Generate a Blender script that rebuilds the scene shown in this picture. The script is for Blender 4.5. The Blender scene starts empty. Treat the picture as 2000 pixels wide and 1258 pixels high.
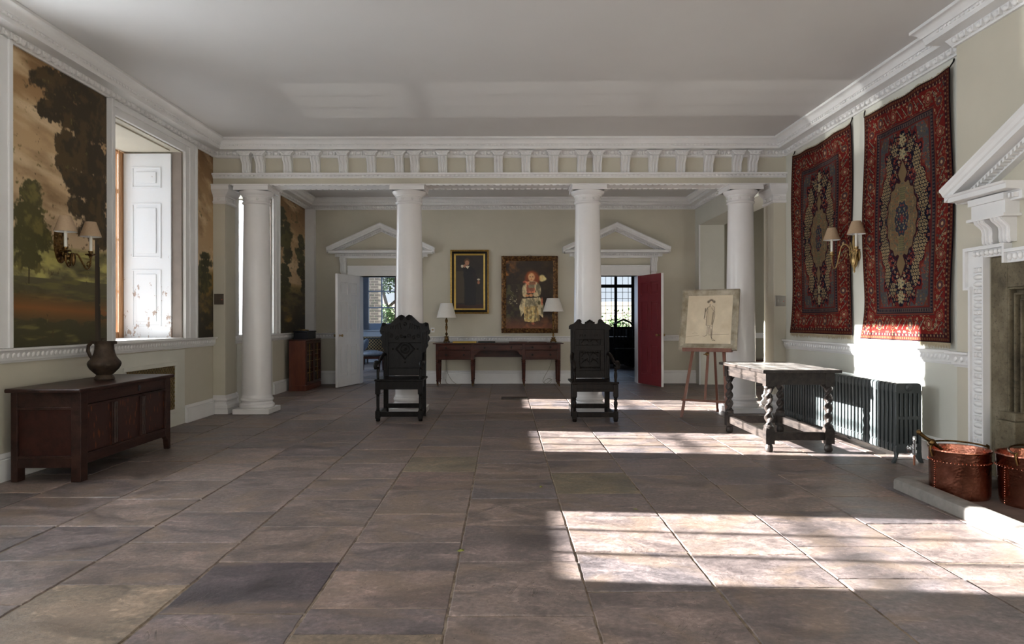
import bpy, bmesh, math, random
import numpy as np
from mathutils import Vector, Matrix
PI = math.pi
C = bpy.context.scene.collection
SC = bpy.context.scene

# ------------------------------------------------------------------ camera
cam_d = bpy.data.cameras.new('camera')
cam = bpy.data.objects.new('camera', cam_d)
C.objects.link(cam)
cam_d.sensor_width = 36.0
cam_d.lens = 24.0
cam_d.shift_x = 15.0 / 2000.0
cam_d.shift_y = -2.0 / 2000.0
cam_d.clip_start = 0.05
cam_d.clip_end = 500
cam.location = (0, 0, 1.2)
cam.rotation_euler = (PI / 2, math.radians(0.1), 0)
SC.camera = cam

# ------------------------------------------------------------------ view / world / sun
SC.view_settings.view_transform = 'Standard'
SC.view_settings.look = 'None'
SC.view_settings.gamma = 1.0
SC.view_settings.exposure = 0.32
SC.view_settings.use_curve_mapping = False

SUN_EL = math.radians(13.93)
world = bpy.data.worlds.new('world')
SC.world = world
world.use_nodes = True
wn = world.node_tree
wn.nodes.clear()
w_out = wn.nodes.new('ShaderNodeOutputWorld')
w_bg = wn.nodes.new('ShaderNodeBackground')
w_sky = wn.nodes.new('ShaderNodeTexSky')
w_sky.sky_type = 'NISHITA'
w_sky.sun_disc = False
w_sky.sun_elevation = SUN_EL
w_sky.sun_rotation = math.radians(-90)
w_bg.inputs['Strength'].default_value = 1.0
w_sc = wn.nodes.new('ShaderNodeVectorMath'); w_sc.operation = 'SCALE'; w_sc.inputs['Scale'].default_value = 0.10
w_mx = wn.nodes.new('ShaderNodeMix'); w_mx.data_type = 'RGBA'; w_mx.inputs[0].default_value = 0.75
w_mx.inputs[7].default_value = (.78, .88, 1.05, 1)        # thin high haze
wn.links.new(w_sky.outputs['Color'], w_sc.inputs[0]); wn.links.new(w_sc.outputs[0], w_mx.inputs[6])
wn.links.new(w_mx.outputs[2], w_bg.inputs['Color'])
wn.links.new(w_bg.outputs['Background'], w_out.inputs['Surface'])

def lamp(name, kind, loc, direction, power, color=(1, 1, 1), size=(1, 1), angle=None):
    d = bpy.data.lights.new(name, kind)
    d.energy = power
    d.color = color
    if kind == 'AREA':
        d.shape = 'RECTANGLE'
        d.size, d.size_y = size
    if kind == 'SUN' and angle is not None:
        d.angle = angle
    o = bpy.data.objects.new(name, d)
    C.objects.link(o)
    o.location = loc
    o.rotation_euler = Vector(direction).to_track_quat('-Z', 'Y').to_euler()
    return o

# low winter sun coming through the left-hand windows
lamp('sun', 'SUN', (-20, 5, 8), (math.cos(SUN_EL), -0.095 * math.cos(SUN_EL), -math.sin(SUN_EL)), 70.0, (1.0, 0.995, 0.985), angle=math.radians(0.53))
# the same sun glancing up off the wet paving outside
GL = math.radians(12.8)
lamp('sun_glint', 'SUN', (-20, 5, -8), (math.cos(GL), -0.015 * math.cos(GL), math.sin(GL)), 1.05, (1.0, 0.97, 0.92), angle=math.radians(0.6))
WIN_C = [-2.0, 1.07, 4.14, 7.27, 10.34]       # window centres along the left wall
for wy, wp in zip(WIN_C, (105.0, 115.0, 128.0, 8.5, 56.0)):  # unseen windows near the camera carry extra power as fill
    lamp('daylight_fill', 'AREA', (-4.62, wy, 2.08), (1, 0, -0.05), wp, (0.86, 0.93, 1.0), (1.2, 2.1))
for wx in (-1.9, 1.8):
    lamp('daylight_fill', 'AREA', (wx, -3.62, 1.9), (0, 1, 0), 42.0, (1.0, 0.97, 0.92), (1.5, 2.3))  # fill added behind the camera, outside unseen rear openings
lamp('daylight_fill', 'AREA', (-5.15, 16.8, 1.6), (1, 0, 0), 60.0, (0.45, 0.67, 1.0), (1.6, 1.5))  # fill added inside the left back room, no window on that wall
lamp('daylight_fill', 'AREA', (2.0, 18.75, 1.75), (0, -1, -0.1), 14.0, (0.45, 0.65, 1.0), (1.9, 1.2))
lamp('daylight_fill', 'AREA', (5.8, 9.6, 2.0), (0.05, 1, -0.05), 7.0, (0.95, 0.95, 0.9), (1.0, 1.2))  # unseen lamp added to brighten the passage end wall

# ------------------------------------------------------------------ materials
MATS = {}
def srgb(r, g, b):
    def f(c):
        c = c / 255.0
        return c / 12.92 if c <= 0.04045 else ((c + 0.055) / 1.055) ** 2.4
    return (f(r), f(g), f(b), 1.0)

def new_mat(name):
    m = bpy.data.materials.new(name)
    m.use_nodes = True
    nt = m.node_tree
    nt.nodes.clear()
    out = nt.nodes.new('ShaderNodeOutputMaterial')
    b = nt.nodes.new('ShaderNodeBsdfPrincipled')
    nt.links.new(b.outputs['BSDF'], out.inputs['Surface'])
    MATS[name] = m
    return m, nt, b

def noise(nt, scale, detail=4, rough=0.6, coord='Object', stretch=None, dist=0.0):
    tc = nt.nodes.new('ShaderNodeTexCoord')
    n = nt.nodes.new('ShaderNodeTexNoise')
    n.inputs['Scale'].default_value = scale
    n.inputs['Detail'].default_value = detail
    n.inputs['Roughness'].default_value = rough
    n.inputs['Distortion'].default_value = dist
    if stretch:
        mp = nt.nodes.new('ShaderNodeMapping')
        mp.inputs['Scale'].default_value = stretch
        nt.links.new(tc.outputs[coord], mp.inputs['Vector'])
        nt.links.new(mp.outputs['Vector'], n.inputs['Vector'])
    else:
        nt.links.new(tc.outputs[coord], n.inputs['Vector'])
    return n

def ramp(nt, stops, src):
    r = nt.nodes.new('ShaderNodeValToRGB')
    e = r.color_ramp.elements
    while len(e) < len(stops):
        e.new(0.5)
    for i, (p, c) in enumerate(stops):
        e[i].position = p
        e[i].color = c
    nt.links.new(src, r.inputs['Fac'])
    return r

def bump(nt, b, src, strength, dist=0.01):
    n = nt.nodes.new('ShaderNodeBump')
    n.inputs['Strength'].default_value = strength
    n.inputs['Distance'].default_value = dist
    nt.links.new(src, n.inputs['Height'])
    nt.links.new(n.outputs['Normal'], b.inputs['Normal'])
    return n

def simple(name, c1, c2=None, rough=0.5, metal=0.0, scale=6.0, stretch=None, bmp=0.0, lo=0.35, hi=0.65, detail=4, bscale=None, coat=0.0, spec=0.5):
    m, nt, b = new_mat(name)
    c2 = c2 or c1
    n = noise(nt, scale, detail, stretch=stretch)
    r = ramp(nt, [(lo, c1), (hi, c2)], n.outputs['Fac'])
    nt.links.new(r.outputs['Color'], b.inputs['Base Color'])
    b.inputs['Roughness'].default_value = rough
    b.inputs['Metallic'].default_value = metal
    b.inputs['Specular IOR Level'].default_value = spec
    b.inputs['Coat Weight'].default_value = coat
    b.inputs['Coat Roughness'].default_value = 0.15
    if bmp:
        n2 = noise(nt, bscale or scale * 4, 5, stretch=stretch)
        bump(nt, b, n2.outputs['Fac'], bmp)
    return m

def lin(r, g, b):
    return (r, g, b, 1.0)

simple('white_paint', lin(.70, .69, .68), lin(.76, .75, .74), 0.38, scale=2.5, bmp=0.04, bscale=30)
simple('gloss_white', lin(.70, .68, .67), lin(.74, .72, .71), 0.27, scale=2.0, bmp=0.03, bscale=14)
simple('ceiling_paint', lin(.555, .54, .525), lin(.59, .575, .56), 0.7, scale=0.5, bmp=0.03, bscale=8)
simple('cream_paint', lin(.50, .465, .375), lin(.54, .50, .405), 0.6, scale=1.5, bmp=0.04, bscale=25)
simple('pale_wall', lin(.58, .57, .50), lin(.62, .61, .54), 0.6, scale=1.5, bmp=0.04, bscale=25)
simple('passage_paint', lin(.30, .28, .22), lin(.33, .31, .25), 0.7, scale=1.5)
simple('room_paint', lin(.40, .42, .46), lin(.46, .48, .52), 0.6, scale=1.5)
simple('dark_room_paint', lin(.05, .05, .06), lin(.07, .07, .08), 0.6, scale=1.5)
simple('shaded_recess', lin(.20, .165, .14), lin(.24, .20, .17), 0.6, scale=4)
simple('oak_sash', lin(.42, .21, .09), lin(.55, .30, .15), 0.5, scale=5, stretch=(8, 8, 0.6), bmp=0.1)
simple('grey_sash', lin(.16, .20, .27), lin(.19, .23, .30), 0.5)
simple('black_iron', lin(.012, .013, .016), lin(.02, .02, .024), 0.5)
simple('black_oak', lin(.006, .0045, .004), lin(.015, .010, .008), 0.36, scale=4, stretch=(6, 6, 1), bmp=0.25, bscale=20, spec=0.14)
simple('black_oak_dark', lin(.0045, .004, .0038), lin(.010, .008, .0075), 0.33, scale=4, stretch=(6, 6, 1), bmp=0.25, bscale=20, spec=0.14)
simple('chest_oak', lin(.016, .007, .0055), lin(.040, .017, .012), 0.36, scale=3, stretch=(5, 1.2, 5), bmp=0.2, bscale=14, spec=0.22)
simple('chest_panel', lin(.018, .0055, .004), lin(.042, .012, .008), 0.38, scale=3, stretch=(5, 1, 4), bmp=0.12, bscale=14, spec=0.22)
simple('mahogany', lin(.034, .010, .007), lin(.075, .022, .013), 0.30, scale=3, stretch=(1.2, 5, 5), bmp=0.06, bscale=10, spec=0.22)
simple('red_mahogany', lin(.085, .020, .010), lin(.14, .035, .016), 0.35, scale=3, stretch=(4, 4, 1.0), bmp=0.05, bscale=10)
simple('dark_recess', lin(.006, .004, .004), lin(.012, .007, .006), 0.4, spec=0.22)
simple('easel_wood', lin(.15, .050, .028), lin(.20, .075, .042), 0.42, scale=5, stretch=(6, 6, 1), bmp=0.05)
simple('brass', lin(.30, .20, .085), lin(.44, .31, .14), 0.32, 1.0, scale=9)
simple('old_brass', lin(.085, .048, .018), lin(.22, .13, .05), 0.38, 1.0, scale=40, bmp=0.2, bscale=60)
simple('bronze_plate', lin(.10, .078, .058), lin(.13, .10, .075), 0.45, 0.5)
simple('steel_plate', lin(.42, .40, .36), lin(.48, .46, .42), 0.35, 0.8)
simple('chrome', lin(.75, .75, .75), lin(.85, .85, .85), 0.15, 1.0)
simple('radiator_paint', lin(.050, .058, .058), lin(.064, .072, .072), 0.38, scale=6)
simple('jug_metal', lin(.030, .021, .015), lin(.075, .050, .034), 0.55, 0.35, scale=12, bmp=0.5, bscale=18, spec=0.22)
simple('shade_tan', lin(.36, .25, .155), lin(.40, .28, .175), 0.8, scale=90)
simple('shade_white', lin(.74, .71, .66), lin(.78, .75, .70), 0.8, scale=60)
simple('shade_lining', lin(.78, .77, .76), lin(.8, .79, .78), 0.8)
simple('candle_white', lin(.66, .63, .56), lin(.72, .69, .62), 0.45)
simple('gilt', lin(.30, .18, .045), lin(.50, .32, .085), 0.38, 0.75, scale=30, bmp=0.2, bscale=60)
simple('gilt_bright', lin(.55, .37, .09), lin(.66, .46, .13), 0.34, 0.7, scale=10)
simple('gilt_brown', lin(.075, .030, .010), lin(.36, .19, .060), 0.42, 0.55, scale=28, lo=.42, hi=.72, bmp=0.9, bscale=30)
simple('ebony', lin(.010, .009, .008), lin(.016, .014, .012), 0.3, spec=0.22)
simple('silver_gilt', lin(.23, .19, .125), lin(.48, .43, .34), 0.5, 0.2, scale=9, lo=.3, hi=.7, bmp=0.3, bscale=35)
simple('blue_cloth', lin(.22, .27, .35), lin(.32, .37, .46), 0.9, scale=20, bmp=0.3)
simple('black_plastic', lin(.010, .010, .013), lin(.014, .014, .018), 0.3, spec=0.22)
simple('yellow_card', lin(.50, .34, .06), lin(.55, .38, .08), 0.6)
simple('brown_leather', lin(.075, .026, .018), lin(.10, .035, .024), 0.5)
simple('cable_grey', lin(.28, .26, .20), lin(.32, .30, .24), 0.5)
simple('white_plastic', lin(.72, .71, .69), lin(.74, .73, .71), 0.35)
simple('red_light', lin(.7, .08, .03), lin(.75, .1, .04), 0.4)
simple('book_spines', lin(.03, .015, .012), lin(.10, .05, .03), 0.6, scale=40, stretch=(1, 1, 0.01))
simple('fringe', lin(.36, .29, .18), lin(.52, .44, .30), 0.95, scale=60, stretch=(20, 20, 1), bmp=0.5)
simple('grate_iron', lin(.05, .04, .035), lin(.08, .065, .055), 0.6, 0.4)
simple('leaf_green', lin(.035, .085, .02), lin(.10, .19, .05), 0.8, scale=3)
simple('leaf_dark', lin(.015, .045, .02), lin(.05, .10, .035), 0.8, scale=3)
simple('bark', lin(.05, .04, .03), lin(.09, .07, .055), 0.9, scale=8)
simple('hill_grass', lin(.26, .20, .16), lin(.19, .18, .12), 0.95, scale=0.12)
simple('dry_leaf', lin(.10, .12, .015), lin(.25, .24, .05), 0.7, scale=30)
simple('kerb_stone', lin(.17, .155, .14), lin(.25, .225, .20), 0.7, scale=9, bmp=0.25, bscale=30)
simple('hearth_stone', lin(.10, .085, .075), lin(.15, .125, .11), 0.6, scale=5, bmp=0.3, bscale=20)
simple('soot', lin(.012, .010, .009), lin(.020, .016, .014), 0.9)
simple('joint_earth', lin(.10, .07, .046), lin(.27, .21, .155), 0.95, scale=14, bmp=0.5, bscale=60)

def m_fire_stone():
    m, nt, b = new_mat('fire_stone')
    n = noise(nt, 3.2, 8, 0.7)
    r = ramp(nt, [(.30, lin(.035, .026, .014)), (.50, lin(.13, .105, .062)), (.72, lin(.22, .185, .125))], n.outputs['Fac'])
    n2 = noise(nt, 45, 6, 0.7)
    r2 = ramp(nt, [(.33, lin(.25, .23, .2)), (.45, lin(1, 1, 1))], n2.outputs['Fac'])
    mx = nt.nodes.new('ShaderNodeMix'); mx.data_type = 'RGBA'; mx.blend_type = 'MULTIPLY'
    mx.inputs[0].default_value = 0.8
    nt.links.new(r.outputs['Color'], mx.inputs[6]); nt.links.new(r2.outputs['Color'], mx.inputs[7])
    nt.links.new(mx.outputs[2], b.inputs['Base Color'])
    b.inputs['Roughness'].default_value = 0.75
    bump(nt, b, n2.outputs['Fac'], 0.5)
m_fire_stone()

def m_peeling():
    m, nt, b = new_mat('peeling_paint')
    tc = nt.nodes.new('ShaderNodeTexCoord')
    n = noise(nt, 5.5, 9, 0.72, stretch=(1.6, 1, 0.8))
    sx = nt.nodes.new('ShaderNodeSeparateXYZ'); nt.links.new(tc.outputs['Object'], sx.inputs[0])
    mr = nt.nodes.new('ShaderNodeMapRange')
    mr.inputs['From Min'].default_value = 0.0; mr.inputs['From Max'].default_value = 2.2
    mr.inputs['To Min'].default_value = 0.04; mr.inputs['To Max'].default_value = -0.14
    nt.links.new(sx.outputs['Z'], mr.inputs['Value'])
    ad = nt.nodes.new('ShaderNodeMath'); ad.operation = 'ADD'
    nt.links.new(n.outputs['Fac'], ad.inputs[0]); nt.links.new(mr.outputs[0], ad.inputs[1])
    r = ramp(nt, [(.588, lin(.76, .78, .80)), (.60, lin(.42, .33, .28))], ad.outputs[0])
    nt.links.new(r.outputs['Color'], b.inputs['Base Color'])
    b.inputs['Roughness'].default_value = 0.5
    bump(nt, b, ad.outputs[0], 0.15)
m_peeling()

def m_chest_inlay():
    m, nt, b = new_mat('inlaid_panel')
    tc = nt.nodes.new('ShaderNodeTexCoord')
    mp = nt.nodes.new('ShaderNodeMapping'); mp.inputs['Scale'].default_value = (16, 30, 9)
    mp.inputs['Rotation'].default_value = (0.35, 0, 0)
    v = nt.nodes.new('ShaderNodeTexVoronoi')
    v.inputs['Scale'].default_value = 1.0
    nt.links.new(tc.outputs['Object'], mp.inputs['Vector']); nt.links.new(mp.outputs['Vector'], v.inputs['Vector'])
    r = ramp(nt, [(.20, lin(.15, .040, .012)), (.30, lin(.030, .010, .007))], v.outputs['Distance'])
    nt.links.new(r.outputs['Color'], b.inputs['Base Color'])
    b.inputs['Roughness'].default_value = 0.38
m_chest_inlay()

def m_copper():
    m, nt, b = new_mat('hammered_copper')
    n = noise(nt, 7, 5)
    r = ramp(nt, [(.3, lin(.24, .075, .045)), (.7, lin(.62, .27, .18))], n.outputs['Fac'])
    nt.links.new(r.outputs['Color'], b.inputs['Base Color'])
    b.inputs['Metallic'].default_value = 1.0
    r3 = ramp(nt, [(.3, lin(.16, .16, .16)), (.7, lin(.36, .36, .36))], noise(nt, 3, 4).outputs['Fac'])
    nt.links.new(r3.outputs['Color'], b.inputs['Roughness'])
    tc = nt.nodes.new('ShaderNodeTexCoord')
    v = nt.nodes.new('ShaderNodeTexVoronoi'); v.inputs['Scale'].default_value = 64
    nt.links.new(tc.outputs['Object'], v.inputs['Vector'])
    bump(nt, b, v.outputs['Distance'], 0.30, 0.004)
    m2, nt, b = new_mat('copper_tube')
    b.inputs['Base Color'].default_value = lin(.62, .27, .17); b.inputs['Metallic'].default_value = 1; b.inputs['Roughness'].default_value = .3
m_copper()

def m_glass():
    m = bpy.data.materials.new('window_glass'); m.use_nodes = True
    nt = m.node_tree; nt.nodes.clear()
    out = nt.nodes.new('ShaderNodeOutputMaterial')
    t = nt.nodes.new('ShaderNodeBsdfTransparent'); t.inputs[0].default_value = (.97, .98, .98, 1)
    g = nt.nodes.new('ShaderNodeBsdfGlossy'); g.inputs['Roughness'].default_value = 0.02
    mx = nt.nodes.new('ShaderNodeMixShader'); mx.inputs[0].default_value = 0.05
    nt.links.new(t.outputs[0], mx.inputs[1]); nt.links.new(g.outputs[0], mx.inputs[2]); nt.links.new(mx.outputs[0], out.inputs[0])
    MATS['window_glass'] = m
m_glass()

def m_brick():
    m, nt, b = new_mat('garden_brick')
    tc = nt.nodes.new('ShaderNodeTexCoord')
    mp = nt.nodes.new('ShaderNodeMapping'); mp.inputs['Rotation'].default_value = (PI / 2, 0, 0)
    br = nt.nodes.new('ShaderNodeTexBrick')
    br.inputs['Color1'].default_value = lin(.20, .16, .12); br.inputs['Color2'].default_value = lin(.14, .115, .09)
    br.inputs['Mortar'].default_value = lin(.42, .36, .28)
    br.inputs['Scale'].default_value = 1.0; br.inputs['Brick Width'].default_value = .26; br.inputs['Row Height'].default_value = .085
    br.inputs['Mortar Size'].default_value = .008
    nt.links.new(tc.outputs['Object'], mp.inputs['Vector']); nt.links.new(mp.outputs['Vector'], br.inputs['Vector'])
    nt.links.new(br.outputs['Color'], b.inputs['Base Color']); b.inputs['Roughness'].default_value = .9
m_brick()

def m_lattice():
    # diagonal brass wire lattice is real geometry; this is the dark felt behind it
    simple('grille_backing', lin(.13, .10, .045), lin(.17, .13, .06), 0.8)
m_lattice()

def m_flag():
    m, nt, b = new_mat('flagstone')
    at = nt.nodes.new('ShaderNodeAttribute'); at.attribute_name = 'Col'
    a_off = nt.nodes.new('ShaderNodeAttribute'); a_off.attribute_name = 'Seed'
    tc = nt.nodes.new('ShaderNodeTexCoord')
    ad = nt.nodes.new('ShaderNodeVectorMath'); ad.operation = 'ADD'
    sc = nt.nodes.new('ShaderNodeVectorMath'); sc.operation = 'SCALE'; sc.inputs['Scale'].default_value = 37.0
    nt.links.new(a_off.outputs['Color'], sc.inputs[0])
    nt.links.new(tc.outputs['Object'], ad.inputs[0]); nt.links.new(sc.outputs[0], ad.inputs[1])
    def nz(s, d, ro, dist=0.0, st=None):
        n = nt.nodes.new('ShaderNodeTexNoise')
        n.inputs['Scale'].default_value = s; n.inputs['Detail'].default_value = d; n.inputs['Roughness'].default_value = ro
        n.inputs['Distortion'].default_value = dist
        if st:
            mp = nt.nodes.new('ShaderNodeMapping'); mp.inputs['Scale'].default_value = st
            nt.links.new(ad.outputs[0], mp.inputs['Vector']); nt.links.new(mp.outputs['Vector'], n.inputs['Vector'])
        else:
            nt.links.new(ad.outputs[0], n.inputs['Vector'])
        return n
    n1 = nz(2.6, 7, 0.62, 1.2, (1, 1.5, 1))
    n2 = nz(38, 5, 0.65)
    n3 = nz(1.3, 3, 0.5, 2.0)
    r1 = ramp(nt, [(.33, lin(.56, .56, .58)), (.5, lin(.95, .95, .95)), (.66, lin(1.50, 1.42, 1.38))], n1.outputs['Fac'])
    mx = nt.nodes.new('ShaderNodeMix'); mx.data_type = 'RGBA'; mx.blend_type = 'MULTIPLY'; mx.inputs[0].default_value = 1
    nt.links.new(at.outputs['Color'], mx.inputs[6]); nt.links.new(r1.outputs['Color'], mx.inputs[7])
    r2 = ramp(nt, [(.38, lin(.78, .78, .78)), (.62, lin(1.18, 1.18, 1.18))], n2.outputs['Fac'])
    mx2 = nt.nodes.new('ShaderNodeMix'); mx2.data_type = 'RGBA'; mx2.blend_type = 'MULTIPLY'; mx2.inputs[0].default_value = 1
    nt.links.new(mx.outputs[2], mx2.inputs[6]); nt.links.new(r2.outputs['Color'], mx2.inputs[7])
    # warm iron staining
    r3 = ramp(nt, [(.50, lin(0, 0, 0)), (.64, lin(.55, .55, .55))], n3.outputs['Fac'])
    mx3 = nt.nodes.new('ShaderNodeMix'); mx3.data_type = 'RGBA'
    nt.links.new(r3.outputs['Color'], mx3.inputs[0]); nt.links.new(mx2.outputs[2], mx3.inputs[6]); mx3.inputs[7].default_value = lin(.205, .145, .105)
    # thin dark and light lines where the stone has split along its bedding
    nc = nz(1.15, 5, 0.62, 1.6)
    ml = nt.nodes.new('ShaderNodeMath'); ml.operation = 'MULTIPLY'; ml.inputs[1].default_value = 21.0
    nt.links.new(nc.outputs['Fac'], ml.inputs[0])
    fr = nt.nodes.new('ShaderNodeMath'); fr.operation = 'FRACT'; nt.links.new(ml.outputs[0], fr.inputs[0])
    rc = ramp(nt, [(.0, lin(.34, .30, .27)), (.06, lin(1, 1, 1)), (.88, lin(1, 1, 1)), (1.0, lin(1.28, 1.26, 1.24))], fr.outputs[0])
    gate = ramp(nt, [(.47, lin(0, 0, 0)), (.56, lin(1, 1, 1))], nz(2.1, 3, .6).outputs['Fac'])
    mx4 = nt.nodes.new('ShaderNodeMix'); mx4.data_type = 'RGBA'; mx4.blend_type = 'MULTIPLY'
    nt.links.new(gate.outputs['Color'], mx4.inputs[0]); nt.links.new(mx3.outputs[2], mx4.inputs[6]); nt.links.new(rc.outputs['Color'], mx4.inputs[7])
    # dirt pits
    vp = nt.nodes.new('ShaderNodeTexVoronoi'); vp.inputs['Scale'].default_value = 17.0; vp.inputs['Randomness'].default_value = 1.0
    nt.links.new(ad.outputs[0], vp.inputs['Vector'])
    rp_ = ramp(nt, [(.05, lin(.45, .40, .36)), (.09, lin(1, 1, 1))], vp.outputs['Distance'])
    mx5 = nt.nodes.new('ShaderNodeMix'); mx5.data_type = 'RGBA'; mx5.blend_type = 'MULTIPLY'
    nt.links.new(gate.outputs['Color'], mx5.inputs[0]); nt.links.new(mx4.outputs[2], mx5.inputs[6]); nt.links.new(rp_.outputs['Color'], mx5.inputs[7])
    # pale scuffs
    nsf = nz(7.0, 8, .70, 2.2, (1, 1.8, 1))
    rs = ramp(nt, [(.54, lin(1, 1, 1)), (.66, lin(1.55, 1.52, 1.50))], nsf.outputs['Fac'])
    mx6 = nt.nodes.new('ShaderNodeMix'); mx6.data_type = 'RGBA'; mx6.blend_type = 'MULTIPLY'; mx6.inputs[0].default_value = 1
    nt.links.new(mx5.outputs[2], mx6.inputs[6]); nt.links.new(rs.outputs['Color'], mx6.inputs[7])
    nt.links.new(mx6.outputs[2], b.inputs['Base Color'])
    rr = ramp(nt, [(.3, lin(.36, .36, .36)), (.7, lin(.60, .60, .60))], n1.outputs['Fac'])
    nt.links.new(rr.outputs['Color'], b.inputs['Roughness'])
    b.inputs['Specular IOR Level'].default_value = 0.5
    # riven surface: stepped layers plus grain
    nst = nz(1.5, 4, 0.6, 1.0)
    st = nt.nodes.new('ShaderNodeMath'); st.operation = 'SNAP'; st.inputs[1].default_value = 0.035
    nt.links.new(nst.outputs['Fac'], st.inputs[0])
    m1 = nt.nodes.new('ShaderNodeMath'); m1.operation = 'MULTIPLY_ADD'; m1.inputs[1].default_value = 0.9
    nt.links.new(st.outputs[0], m1.inputs[0])
    m2_ = nt.nodes.new('ShaderNodeMath'); m2_.operation = 'MULTIPLY'; m2_.inputs[1].default_value = .10
    nt.links.new(n2.outputs['Fac'], m2_.inputs[0]); nt.links.new(m2_.outputs[0], m1.inputs[2])
    m3_ = nt.nodes.new('ShaderNodeMath'); m3_.operation = 'MULTIPLY_ADD'; m3_.inputs[1].default_value = .35
    nt.links.new(n1.outputs['Fac'], m3_.inputs[0]); nt.links.new(m1.outputs[0], m3_.inputs[2])
    bump(nt, b, m3_.outputs[0], 0.7, 0.022)
m_flag()

def m_vcol(name, rough=0.6, spec=0.5, bmp=0.0, bscale=80):
    m, nt, b = new_mat(name)
    at = nt.nodes.new('ShaderNodeAttribute'); at.attribute_name = 'Col'
    nt.links.new(at.outputs['Color'], b.inputs['Base Color'])
    b.inputs['Roughness'].default_value = rough
    b.inputs['Specular IOR Level'].default_value = spec
    if bmp:
        n = noise(nt, bscale, 3); bump(nt, b, n.outputs['Fac'], bmp, 0.004)
m_vcol('mural_paint', 0.55, 0.3)
m_vcol('canvas_paint', 0.45, 0.4)
m_vcol('paper', 0.6, 0.3)
m_vcol('rug_wool', 0.95, 0.1, 0.4, 120)

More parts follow.
